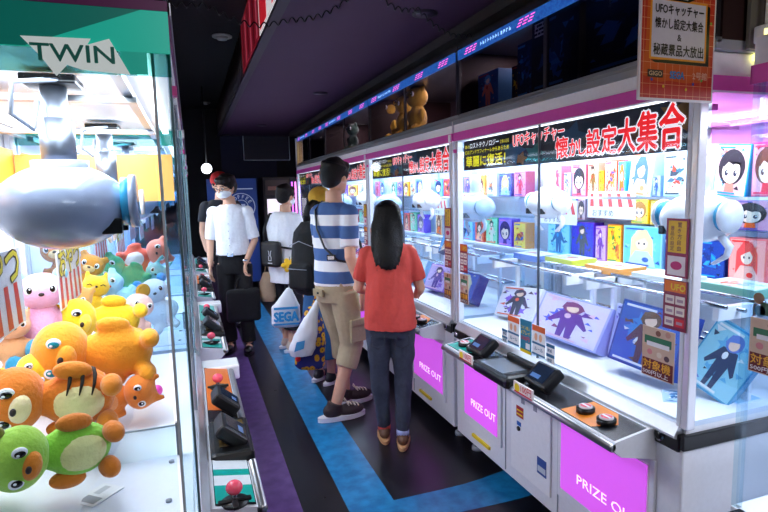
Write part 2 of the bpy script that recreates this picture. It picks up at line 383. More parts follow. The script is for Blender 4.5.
def sticker_ufo(root, x, z):
    s = MB(); o = -.0035
    s.box((x, o, z), (x+.09, -.001, z+.165), mat('#8e2a4a', .4)); 
    s.poly(rect(x+.004, z+.125, x+.086, z+.162), (0, o, 0), UX, UZ, mat('#ee7a22', .4), .0003)
    s.text('UFO', (x+.03, o, z+.132), UX, UZ, .022, YEL, width=.054, off=.0006, bold=.03)
    for r in range(3):
        for c in range(2): s.poly(rect(x+.008+c*.04, z+.012+r*.037, x+.044+c*.04, z+.04+r*.037), (0, o, 0), UX, UZ, mat('#f2e8dc' if (r, c) != (0, 1) else '#df2436', .4), .0003)
        for c in range(2): s.poly(rect(x+.014+c*.04, z+.02+r*.037, x+.038+c*.04, z+.03+r*.037), (0, o, 0), UX, UZ, mat('#b99aa8', .4), .0006)
    s.build('game_sticker', root, label='tall sticker with UFO heading')
def sticker_target(root, x, z, w=.10, h=.16):
    s = MB(); o = -.0045
    s.box((x, o, z), (x+w, -.002, z+h), mat('#d8bca4', .4)); s.poly(rect(x+.003, z+.003, x+w-.003, z+h*.36), (0, o, 0), UX, UZ, mat('#6a1a1c', .4), .0003)
    s.text('対象機', (x+.006, o, z+h*.17), UX, UZ, h*.15, mat('#f5b733', .4), width=w*.86, off=.0006, bold=.02)
    s.text('500円以上', (x+.006, o, z+h*.05), UX, UZ, h*.075, WHITE, width=w*.8, off=.0006, bold=.02)
    s.poly(rect(x+.01, z+h*.66, x+w-.012, z+h*.82), (0, o, 0), UX, UZ, mat('#2f7a55', .4), .0003); s.poly(rect(x+.02, z+h*.62, x+w-.02, z+h*.71), (0, o, 0), UX, UZ, WHITE, .0006)
    for (cx, cz, c) in ((.25, .5, '#d98a90'), (.55, .48, '#e7d9c8'), (.78, .45, '#5c4650'), (.5, .9, '#8a5a48'), (.8, .92, '#c98')):
        s.poly(disc(x+cx*w, z+cz*h, .011, .010, 14), (0, o, 0), UX, UZ, mat(c if len(c) == 7 else '#cc9988', .4), .0004)
    s.build('notice_sticker', root, label='brown sticker with gold lettering')
def sticker_yellow(root, x, z, h=.19):
    s = MB(); o = -.0035; w = .085
    s.box((x, o, z), (x+w, -.001, z+h), mat('#9c2350', .4))
    s.poly(rect(x+.008, z+h*.42, x+w-.008, z+h*.96), (0, o, 0), UX, UZ, mat('#f3c522', .4), .0003)
    s.poly(rect(x+.008, z+.006, x+w-.008, z+h*.36), (0, o, 0), UX, UZ, mat('#f0e4ea', .4), .0003)
    s.poly(disc(x+w*.5, z+h*.2, .022, .014), (0, o, 0), UX, UZ, mat('#d02a7c', .4), .0006)
    for i, ch in enumerate('置き方自由'):
        s.text(ch, (x+w*.52, o, z+h*(.86-i*.10)), UX, UZ, .013, mat('#7a1238', .4), off=.0006, bold=.01)
    for i, ch in enumerate('景品の設定'):
        s.text(ch, (x+w*.2, o, z+h*(.80-i*.085)), UX, UZ, .012, mat('#7a1238', .4), off=.0006, bold=.01)
    s.build('game_sticker', root, label='yellow sticker with crimson border')

def pop_cards(root, x0, z0):
    o = -.0035
    spec = [(0, .0, .05, .07, 'b'), (.055, .01, .10, .14, 'o'), (.165, -.005, .09, .16, 'y'), (.262, .01, .10, .14, 'o'), (.37, .0, .06, .09, 'b')]
    for dx, dz, w_, h_, k in spec:
        s = MB(); x = x0+dx; z = z0+dz
        if k == 'y':
            s.box((x, o, z), (x+w_, -.001, z+h_), mat('#157f9e', .4)); s.box((x, o-.0003, z), (x+w_, o, z+.015), YEL)
            s.text('コイン投入', (x+.008, o, z+.115), UX, UZ, .014, YEL, width=w_*.8, off=.0006, bold=.02); s.text('6プレイ', (x+.008, o, z+.09), UX, UZ, .016, YEL, width=w_*.8, off=.0006, bold=.02)
            s.text('500円', (x+.008, o, z+.062), UX, UZ, .018, RED, width=w_*.75, off=.0006, bold=.03); s.poly(rect(x+.045, z+.022, x+.08, z+.05), (0, o, 0), UX, UZ, WHITE, .0004)
            s.build('pop_card', root, label='teal card with yellow and red lettering')
        elif k == 'o':
            s.box((x, o, z), (x+w_, -.001, z+h_), WHITE); s.poly(rect(x, z+h_-.028, x+w_, z+h_), (0, o, 0), UX, UZ, mat('#e86a32', .4), .0003)
            s.poly(rect(x, z, x+w_, z+.008), (0, o, 0), UX, UZ, mat('#2a6f9a', .4), .0003); s.poly(rect(x, z+.05, x+w_, z+.06), (0, o, 0), UX, UZ, mat('#2a6f9a', .4), .0003)
            s.text('ルール', (x+.02, o, z+.022), UX, UZ, .016, mat('#2a5f8a', .4), off=.0006, bold=.02)
            for j in range(2): s.poly(disc(x+.03+j*.035, z+.085, .012, .018), (0, o, 0), UX, UZ, mat('#f0b890', .4), .0004)
            s.build('pop_card', root, label='white card with orange heading')
        else:
            s.box((x, o, z), (x+w_, -.001, z+h_), WHITE)
            for j in range(2):
                s.poly(rect(x, z+j*h_/2+h_*.3, x+w_, z+j*h_/2+h_*.46), (0, o, 0), UX, UZ, mat('#2a6f9a', .4), .0003); s.text('確認', (x+.01, o, z+j*h_/2+.006), UX, UZ, .012, mat('#2a5f8a', .4), off=.0006, bold=.02)
            s.build('pop_card', root, label='small white card with blue bands')

def machine(label, loc, rotz, row, detail=2, order=0):
    root = thing('crane_game_machine', label, 'arcade machine', loc, rotz, 'crane game machines along the %s side' % row)
    right = row == 'right'
    hz, base_t = .76, .71
    # cabinet
    c = MB(); c.box((.01, .0, .10), (W-.01, D, base_t), WHITE2, .006)
    c.box((.56 if right else .6, -.004, .12), (.565 if right else .605, 0, .69), GREY); c.box((.99, -.004, .12), (.995, 0, .69), GREY)
    c.build('cabinet', root)
    MB().box((.004, -.004, base_t), (W-.004, D+.004, hz), BLACK, .003).build('black_band', root, label='black band around the cabinet')
    for x in (.1, W-.1):
        for y in (.09, D-.1):
            MB().cyl((x, y, 0), (x, y, .02), .035, GREY, 14).cyl((x, y, .02), (x, y, .11), .016, CHROME, 10).build('foot', root)
    lip = MB(); lip.prism([(-.020, .748), (-.020, .756), (0.002, .792), (.03, .792), (.03, .74), (0, .74)], (.03, 0, 0), (0, 1, 0), (0, 0, 1), -(W-.06), mat('#d4d7df', .3, .5))
    lip.build('window_ledge', root, label='pale metal ledge')
    # prize doors, coin door
    prize_out_panel(root, .14, .50); prize_out_panel(root, 1.03, 1.50)
    cdn = MB(); cdn.box((.625, -.010, .17), (.945, -.0, .655), WHITE, .004); dr = cdn.build('coin_door', root)
    if detail > 0:
        k = None
        for (x, z) in ((.68, .61), (.79, .60), (.87, .58)): MB().cyl((x, -.02, z), (x, -.008, z), .011, CHROME, 14).build('coin_lock', dr)
        for x in (.72, .82): MB().box((x, -.014, .54), (x+.025, -.009, .575), GREY).build('coin_slot', dr)
        MB().box((.765, -.014, .565), (.80, -.009, .575), YEL).build('label_strip', dr, label='yellow strip')
        k = MB(); k.box((.675, -.0115, .46), (.735, -.009, .515), mat('#b02a38', .4)); k.box((.68, -.012, .47), (.73, -.0114, .478), YEL); k.box((.68, -.012, .49), (.73, -.0114, .498), YEL); k.build('sticker', dr, label='small red sticker'); k = MB()
        k.box((.68, -.0115, .415), (.715, -.009, .435), BLUEP); k.cyl((.697, -.016, .40), (.697, -.009, .40), .012, BLACK, 14); k.build('key_lock', dr, label='blue key marker'); k = MB()
        k.box((.85, -.0115, .25), (.92, -.009, .33), mat('#34529a', .4)); k.box((.855, -.012, .262), (.915, -.0114, .29), mat('#c8d0da', .4)); k.build('sticker', dr, label='blue and white sticker')
    # control console
    x0, x1 = .22, 1.52
    cs = MB(); prof = [(0, .63), (-.15, .665), (-.185, .695), (-.185, .712), (-.175, .722), (-.03, .745), (0, .745)] if right else [(0, .64), (-.13, .665), (-.155, .69), (-.155, .705), (-.145, .715), (-.03, .735), (0, .735)]
    cs.prism(prof, (x0, 0, 0), (0, 1, 0), (0, 0, 1), -(x1-x0), WHITE2)
    con = cs.build('console', root)
    rm = MB(); YF = -.188 if right else -.157; rm.tube([(x0, YF, .705), (x1, YF, .705)], .015, STEEL, 14); rm.build('console_rim', con, label='steel rim')
    def top(xa, xb, m, inset=.0, up=.0):
        return MB().add([(xa, -.172 if right else -.142, (.7235 if right else .7175)+up), (xb, -.172 if right else -.142, (.7235 if right else .7175)+up), (xb, -.032, (.7455 if right else .7365)+up), (xa, -.032, (.7455 if right else .7365)+up)], [(0, 1, 2, 3)], m)
    tb = top(x0+.01, x1-.01, mat('#202026', .25)); tb.build('control_plate', con)
    zt = .729
    if right:
        gA, gB = ('#10a497', '#f0892a') if order == 0 else ('#f0892a', '#f0892a')
        gz = lambda y: .7242 + (y+.172)*.022/.14
        for (a, b, cc, nm) in ((x0+.015, x0+.30, gA, 'teal' if order == 0 else 'orange'), (x1-.30, x1-.06, gB, 'orange')):
            g = MB(); g.add([(a, -.168, gz(-.168)), (a+.17, -.168, gz(-.168)), (b-.02, -.09, gz(-.09)), (b-.08, -.036, gz(-.036)), (a+.03, -.036, gz(-.036))], [(0, 1, 2, 3, 4)], mat(cc, .3))
            g.build('control_graphic', con, label=nm+' graphic')
        for bx in (x0+.10, x0+.19, x1-.23, x1-.12): button(con, bx, -.108, .7345)
        pay_terminal(con, .51, .76); pay_terminal(con, 1.02, .76)
        t = MB(); t.box((.61, -.225, .70), (.92, -.03, .757), BLACK, .02); t.box((.66, -.205, .7565), (.86, -.08, .759), mat('#8a8f98', .2, .3)); t.box((.66, -.06, .75), (.90, -.035, .785), DARK, .008); t.build('coin_tray', con)
        sp = MB(); sp.box((W-.16, -.006, .70), (W-.02, 0.0, .76), BLACK, .006); sp.tube([(W-.10, -.012, .73), (W-.10, -.006, .73)], .02, CHROME, 20); sp.tube([(W-.10, -.014, .73), (W-.10, -.006, .73)], .014, BLACK, 20); sp.build('speaker', root)
        sp = MB(); sp.box((.03, -.030, .70), (.18, -.003, .75), BLACK, .006); sp.tube([(.07, -.036, .725), (.07, -.03, .725)], .016, CHROME, 20); sp.build('speaker', root)
    else:
        for xa, xb, z_, m_, nm in ((.24, .52, 0, mat('#dfe6ea', .3), 'white'), (.24, .34, .0003, TEAL, 'teal'), (.40, .44, .0003, TEAL, 'teal'), (.94, 1.50, 0, mat('#e8772a', .3) if order % 2 == 0 else TEAL, 'orange' if order % 2 == 0 else 'teal')):
            g = MB(); g.add([(xa, -.14, .719+z_), (xb, -.14, .719+z_), (xb, -.034, .7368+z_), (xa, -.034, .7368+z_)], [(0, 1, 2, 3)], m_); g.build('control_graphic', con, label=nm+' graphic')
        joystick(con, .24 if order == 0 else .33, -.085, zt); joystick(con, 1.21, -.085, zt)
        pay_terminal(con, .62, .755, False, .14); pay_terminal(con, .92, .755, False, .12)
        t = MB(); t.box((.50, -.17, .69), (.80, -.03, .75), BLACK, .015); t.box((.56, -.15, .749), (.76, -.06, .752), mat('#6a5a3a', .2)); t.build('coin_tray', con)
        t = MB(); t.box((x1-.02, -.20, .66), (W, -.0, .735), PLASTW, .008); t.build('side_tray', con)
    # playfield, posts, glass, header
    DY = .72
    fl = MB(); fl.box((.02, .02, hz), (W-.02, D-.02, .80), WHITE); fl.build('playfield', root)
    HB = 1.855 if right else 1.895
    postm = mat('#dfe3ec', .25, .25)
    for (x, y) in ((.02, .02), (W-.02, .02), (.02, DY), (W-.02, DY)):
        if not right and y < .1:
            p = MB(); p.box((x-.018, y-.018, .78), (x+.018, y+.018, HB), GLASS2)
            for dx, dy in ((-.016, .016), (.016, .016), (-.016, -.016), (.016, -.016)): p.box((x+dx-.0025, y+dy-.0025, .785), (x+dx+.0025, y+dy+.0025, HB), mat('#8fb4bc', .15, .6) if dx*dy > 0 else mat('#e8eef4', .2, .2))
            p.build('corner_post', root); continue
        p = MB(); p.box((x-.018, y-.018, .78), (x+.018, y+.018, HB), postm, .004)
        p.box((x-.021, y-.021, .785), (x-.006, y-.006, HB), mat('#dfe4ee', .25), .002); p.build('corner_post', root)
    for (a, b) in ((.045, W/2-.004), (W/2+.004, W-.045)):
        g = MB(); g.box((a, .004, .79), (b, .010, HB), GLASS); g.build('front_glass', root)
    MB().box((W/2-.004, .003, .79), (W/2+.004, .012, HB), mat('#5f6b78', .3)).build('glass_seam', root)
    for x in (.006, W-.012):
        MB().box((x, .045, .79), (x+.006, DY-.02, HB), GLASS).build('side_glass', root)
    MB().box((.02, DY+.02, .8), (W-.02, D-.01, 1.95), mat('#e4e8f2', .5)).build('back_panel', root)
    h = MB(); h.box((0, 0, HB), (W, D, 1.975), WHITE, .004)
    hd = h.build('header', root)
    st = MB(); m_ = MAG if right else PURP
    st.box((.0, -.003, HB+.003), (W, .0, HB+.05), m_); st.box((-.003, -.003, HB+.006), (.0, D, HB+.05), m_); st.box((W, -.003, HB+.006), (W+.003, D, HB+.05), m_)
    st.box((0, -.006, 1.95), (W, 0, 1.975), ALU)
    if not right: st.box((0, -.004, HB+.05), (W, .0, 1.975), PURP)
    st.build('header_stripe', hd, label='magenta stripe')
    MB().box((W-.03, -.012, 1.86), (W-.004, .0, 1.90), WHITE, .003).build('clip', root); MB().box((.005, -.008, 1.79), (.03, .003, 1.81), mat('#e0309a', .4)).build('tape', root, label='magenta tape')
    if right and order == 0:
        MB().box((W-.004, .05, 1.70), (W-.002, DY-.03, HB), PINKGL).build('pink_film', root, label='translucent pink film')
    # light bars under the header
    for y in (.07, .62): MB().box((.08, y-.012, HB-.022), (W-.08, y+.012, HB-.006), LED).build('light_tube', root)
    area('tube_light_source', (W/2, .36, HB-.03), (W-.2, .5), (19 if right else 21) , (.93, .96, 1.0), (0, 0, 0), root)
    # gantry
    gt = MB()
    for y in (.12, .66): gt.box((.05, y-.012, HB-.045), (W-.05, y+.012, HB-.025), ALU)
    for x in (.42, 1.22): gt.box((x-.02, .1, HB-.06), (x+.02, .68, HB-.045), STEEL)
    gt.build('gantry', root)
    return root

RM = []
rl = ['nearest white crane game machine of the right row, teal and orange controls',
      'white crane game machine in the right row, directly behind the person in the coral shirt',
      'white crane game machine in the right row, partly hidden by the striped shirt',
      'white crane game machine at the far end of the right row']
for i in range(4):
    r = machine(rl[i], (1.47, 2.91+1.665*i, 0), -PI/2, 'right', 2 if i < 2 else 0, i); RM.append(r)
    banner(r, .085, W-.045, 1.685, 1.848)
    DYW = .72
    # display shelf and prize rods
    s = MB(); s.box((.05, .50, 1.515), (W-.05, .70, 1.523), GLASS2); s.box((.05, .497, 1.513), (W-.05, .50, 1.525), ALU)
    s.box((.05, .60, 1.385), (W-.05, .70, 1.391), GLASS2); s.box((.05, .56, 1.165), (W-.05, .70, 1.178), WHITE); s.build('display_shelf', r)
    for q in range(2):
        x0 = .10 + q*.80
        s = MB()
        for x in (x0, x0+.66): s.box((x-.012, .36, .80), (x+.012, .38, 1.16), PLASTW, .003); s.box((x-.012, .53, .80), (x+.012, .55, 1.16), PLASTW, .003); s.box((x-.012, .20, 1.11), (x+.012, .55, 1.16), PLASTW, .003)
        for y, z in ((.20, 1.165), (.29, 1.145), (.38, 1.165), (.47, 1.145)): s.cyl((x0-.03, y, z), (x0+.70, y, z), .008, CHROME, 10)
        for y, z in ((.38, .98), (.46, .98)): s.cyl((x0-.03, y, z), (x0+.70, y, z), .008, CHROME, 10)
        for x in (x0, x0+.66): s.box((x-.01, .36, .97), (x+.01, .55, .985), ALU)
        s.build('prize_rods', r)
    claw(r, .36, .40, 1.49, 0, .12); claw(r, 1.41, .28, 1.455, 0, .13)
    sticker_yellow(r, W-.105, 1.28); sticker_ufo(r, W-.108, 1.105)
    sticker_target(r, W-.19, .92, .135, .175) if i == 0 else sticker_target(r, W-.12, .91)
    sticker_ufo(r, .05 if i else .07, 1.10); sticker_target(r, .05 if i else .07, .92, .10, .17)
    if i < 2: pop_cards(r, .53, .80)
    if i < 3:
        # red and white awning card at the back
        for (xa, za) in ((.45, 1.41), (.02, 1.36)):
            a = MB(); a.box((xa, .585, za), (xa+.34, .59, za+.14), WHITE)
            for k in range(5): a.poly([(xa+.02+k*.07, za+.06), (xa+.05+k*.07, za+.06), (xa+.045+k*.065, za+.13), (xa+.02+k*.065, za+.13)], (0, .5845, 0), UX, UZ, mat('#ee4a4a', .4), .0003)
            a.text('おすすめ', (xa+.04, .5845, za+.012), UX, UZ, .03, mat('#3a4a6a', .4), off=.0005)
            a.build('awning_card', r, label='red and white striped card')

# ------------------------------------------------------------------ left row
LM = []
ll = ['crane game machine in the left row, nearest the camera, filled with stuffed animals',
      'second crane game machine of the left row, its console beside the orange control plate',
      'crane game machine in the left row where the man with glasses stands',
      'farthest crane game machine of the left row, dark purple header']
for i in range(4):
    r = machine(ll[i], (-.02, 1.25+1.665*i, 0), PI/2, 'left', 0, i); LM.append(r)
    claw(r, .34 if i == 0 else .4, .285, 1.56, 1, .155, False); claw(r, 1.30, .30, 1.55, 1, .12)
    # striped pennant cards along the back
    for (xa, za, s_) in ((.10, 1.33, .42), (.95, 1.27, .42)):
        a = MB(); y = .44
        a.box((xa, y, za-.09), (xa+s_, y+.004, za+.12), WHITE)
        for k in range(5):
            a.poly([(xa+s_*(.03+k*.2), za-.085), (xa+s_*(.13+k*.2), za-.085), (xa+s_*(.12+k*.19), za+.03), (xa+s_*(.04+k*.19), za+.03)], (0, y, 0), UX, UZ, mat('#e8402c', .4), .0004)
        a.text('おやつ', (xa+.02, y, za+.035), UX, UZ, .09, mat('#3a2a28', .4), width=s_*.9, off=.001, bold=.07)
        a.text('おやつ', (xa+.02, y, za+.035), UX, UZ, .09, mat('#f7e32c', .4), width=s_*.9, off=.0018, bold=.02)
        a.build('pennant_card', r, label='yellow lettering over red and white stripes')
    a = MB(); a.box((.02, 0.705, 1.60), (W-.02, .715, 1.80), mat('#f2a63a', .5, vary=.3, scale=3)); a.build('orange_backboard', r)
    if i == 0: MB().box((1.585, .05, 1.56), (1.595, .70, 1.78), mat('#f6b45a', .5, vary=.35, scale=2.5)).build('divider_poster', r, label='pale orange poster')
    # top end panel
    a = MB(); a.box((.0, .0, 1.872), (-.006, D, 1.955), mat('#14a590', .3, emit=.45, vary=.45, scale=2.2))  # panel emission stands in for tube light, lifting it out of shade
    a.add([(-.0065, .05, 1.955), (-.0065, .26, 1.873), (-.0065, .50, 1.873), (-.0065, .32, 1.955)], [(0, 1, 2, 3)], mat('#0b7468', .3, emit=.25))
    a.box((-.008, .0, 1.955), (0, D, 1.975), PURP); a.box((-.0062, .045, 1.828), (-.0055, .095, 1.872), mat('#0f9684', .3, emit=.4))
    MB().box((-.005, .0, 1.826), (0, D, 1.872), TEALGL).build('window_strip', r, label='pale translucent teal strip')

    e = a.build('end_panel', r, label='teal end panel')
    if i == 0:
        a = MB(); u, v = V((0, -1, 0)), V((0, 0, 1)); o = V((-.009, 0, 0))
        # coordinates: u runs with -y
        a.prism([(-.265, 1.890), (-.145, 1.892), (-.152, 1.880), (-.112, 1.894), (-.078, 1.826), (-.165, 1.832), (-.19, 1.840), (-.21, 1.818), (-.235, 1.855)], o, u, v, .001, mat('#cfd8d6', .4, emit=.35))  # badge emission also imitates light on its shaded face
        a.text('TWIN', (-.0105, .250, 1.846), u, v, .034, mat('#0f8f7c', .4), width=.145, off=.0005, bold=.02)
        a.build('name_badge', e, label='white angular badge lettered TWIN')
        a = MB(); a.box((.002, .45, 1.868), (.62, .60, 1.874), mat('#3a4048', .5)); a.build('gantry_rail', r)
    # prize chute guard and tilted prize tray
    a = MB(); a.box((.44, .06, .80), (.445, .40, .90), GLASS2); a.box((.44, .06, .895), (.448, .40, .90), mat('#c8ccd2', .3)); a.box((.44, .05, .80), (.452, .065, .905), GREY)
    a.box((.10, .02, .80), (.445, .40, .803), mat('#dfe6f2', .4)); 
    for (x, y) in ((.40, .08), (.18, .08), (.40, .35)): a.cyl((x, y, .803), (x, y, .808), .008, GREY, 10)
    a.build('chute_guard', r, label='clear guard beside the prize chute')
    if i == 0:
        a = MB(); a.add([(.05, .30, .80), (.80, .22, .80), (W-.05, .25, .80), (W-.05, .70, 1.02), (.05, .70, .96), (.05, .70, .80), (W-.05, .70, .80)], [(0, 1, 2, 3, 4), (0, 4, 5), (2, 6, 3), (0, 5, 6, 2, 1), (3, 6, 5, 4)], WHITE2)
        a.build('prize_ramp', r)

# ------------------------------------------------------------------ boxed prizes
def rich(c):
    import colorsys
    r, g, b = [int(c[i:i+2], 16)/255 for i in (1, 3, 5)]; h, l, q = colorsys.rgb_to_hls(r, g, b)
    l = l*.86 if l > .35 else l; q = min(1, q*1.25); r, g, b = colorsys.hls_to_rgb(h, l, q); return '#%02x%02x%02x' % (int(r*255), int(g*255), int(b*255))
def art(mb, w, h, y, style, pal, rnd):
    """printed front of a box: pal = background, second, hair, clothes, accent"""
    o = (0, y, 0); bg, b2, hair, cl, ac = [mat(c, .35) for c in pal]; skin = mat('#f7d8c4', .4)
    mb.poly(rect(-w*.47, h*.03, w*.47, h*.97), o, UX, UZ, bg, .0004)
    for k in range(16):
        cx = rnd.uniform(-.4, .4)*w; cz = rnd.uniform(.08, .92)*h; rr = rnd.uniform(.02, .06); an = rnd.uniform(0, 6)
        mb.poly([(max(-w*.47, min(w*.47, cx+math.cos(an+q*2.1)*rr*w*(2 if q else 1))), cz+math.sin(an+q*2.1)*rr*h) for q in range(3)], o, UX, UZ, (b2, ac, hair, cl)[k % 4], .0007+.00002*k)
    for k in range(4):
        cx = rnd.uniform(-.3, .3)*w; cz = rnd.uniform(.2, .8)*h; rr = rnd.uniform(.10, .18)
        pts = [(cx+math.cos(t*PI/5)*rr*w*(1 if t % 2 else .45), cz+math.sin(t*PI/5)*rr*h*(1 if t % 2 else .45)) for t in range(10)]
        mb.poly(pts, o, UX, UZ, b2, .0006+.0001*k)
    if style == 'face':
        mb.poly(disc(0, h*.56, w*.40, h*.34), o, UX, UZ, hair, .0012); mb.poly(disc(0, h*.48, w*.27, h*.23), o, UX, UZ, skin, .0016)
        mb.poly([(-w*.32, h*.58), (-w*.05, h*.80), (w*.30, h*.60), (w*.2, h*.66), (w*.05, h*.60), (-w*.1, h*.66), (-w*.22, h*.56)], o, UX, UZ, hair, .002)
        for s in (-1, 1): mb.poly(disc(s*w*.13, h*.45, w*.055, h*.06), o, UX, UZ, mat('#2a2a44', .3), .0022); mb.poly(disc(s*w*.13+.003, h*.47, w*.018, h*.02), o, UX, UZ, WHITE, .0025)
        mb.poly([(-w*.16, h*.04), (w*.16, h*.04), (w*.12, h*.25), (-w*.12, h*.25)], o, UX, UZ, cl, .0014)
    elif style == 'stand':
        mb.poly([(-w*.10, h*.06), (-w*.02, h*.06), (0, h*.34), (w*.03, h*.06), (w*.11, h*.06), (w*.13, h*.45), (w*.26, h*.34), (w*.29, h*.38), (w*.14, h*.68), (-w*.14, h*.68), (-w*.30, h*.40), (-w*.26, h*.36), (-w*.12, h*.48)], o, UX, UZ, cl, .0012)
        mb.poly(disc(0, h*.78, w*.15, h*.13), o, UX, UZ, hair, .0016); mb.poly(disc(0, h*.76, w*.09, h*.085), o, UX, UZ, skin, .002)
        mb.poly([(-w*.16, h*.74), (-w*.12, h*.88), (w*.1, h*.88), (w*.16, h*.74), (w*.07, h*.82), (-w*.04, h*.79)], o, UX, UZ, hair, .0024)
        mb.poly(disc(-w*.03, h*.58, w*.05, h*.06, 8), o, UX, UZ, ac, .0018)
    elif style == 'bust':
        mb.poly([(-w*.36, h*.04), (w*.36, h*.04), (w*.28, h*.34), (w*.1, h*.46), (-w*.1, h*.46), (-w*.28, h*.34)], o, UX, UZ, cl, .0012)
        mb.poly([(-w*.3, h*.2), (-w*.28, h*.7), (-w*.1, h*.92), (w*.12, h*.92), (w*.28, h*.68), (w*.3, h*.22), (w*.16, h*.4), (-w*.16, h*.4)], o, UX, UZ, hair, .0015)
        mb.poly(disc(0, h*.6, w*.16, h*.17), o, UX, UZ, skin, .0019)
        mb.poly([(-w*.18, h*.6), (-w*.1, h*.84), (w*.12, h*.84), (w*.18, h*.6), (w*.08, h*.72), (-w*.05, h*.67)], o, UX, UZ, hair, .0024)
        for s in (-1, 1): mb.poly(disc(s*w*.07, h*.58, w*.025, h*.03, 10), o, UX, UZ, mat('#23304a', .3), .0022)
        mb.poly(disc(w*.1, h*.2, w*.09, h*.06, 8), o, UX, UZ, ac, .0018)
    else:
        for k in range(7):
            a = rnd.uniform(0, 6.28); cx = rnd.uniform(-.22, .22)*w; cz = rnd.uniform(.3, .7)*h; L = .20*min(w, h)
            m_ = (hair, cl, ac)[k % 3]
            mb.poly([(cx+math.cos(a)*L, cz+math.sin(a)*L), (cx+math.cos(a+2)*L*.4, cz+math.sin(a+2)*L*.4), (cx-math.cos(a)*L, cz-math.sin(a)*L), (cx+math.cos(a-1.6)*L*.5, cz+math.sin(a-1.6)*L*.5)], o, UX, UZ, m_, .0012+.0002*k)
    mb.poly(rect(-w*.42, h*.05, w*.2, h*.085), o, UX, UZ, ac, .0028); mb.poly(rect(-w*.42, h*.91, w*.05, h*.945), o, UX, UZ, ac, .0028)

def prize_box(label, x, y, z, w, h, d, style, pal, rotz=-PI/2, tilt=0.0, roll=0.0, group=None, seed=0, side=None, name='prize_box'):
    if group and 'deck' not in group: pal = [rich(c) for c in pal]
    mb = MB(); mb.box((-w/2, 0, 0), (w/2, d, h), mat(side or pal[1], .35), .0015); art(mb, w, h, -.0002, style, pal, random.Random(seed or label))
    o = mb.build(name); o['label'] = label; o['category'] = 'prize box'
    if group: o['group'] = group
    o.matrix_world = Matrix.Translation((x, y, z)) @ Matrix.Rotation(rotz, 4, 'Z') @ Matrix.Rotation(roll, 4, 'Y') @ Matrix.Rotation(tilt, 4, 'X')
    return o
G1 = 'boxed prizes displayed at the back of the nearest right machine'
XB = 2.06
Z1, Z2, Z3 = 1.524, 1.3915, 1.1785
def row(specs, group, z=None):
    for (y0, y1, zb, zt, style, pal, label, *ex) in specs:
        t = ex[0] if ex else 0
        prize_box(label, XB, (y0+y1)/2, zb, abs(y1-y0)*.96, zt-zb, .07, style, pal, tilt=0, roll=t, group=group)
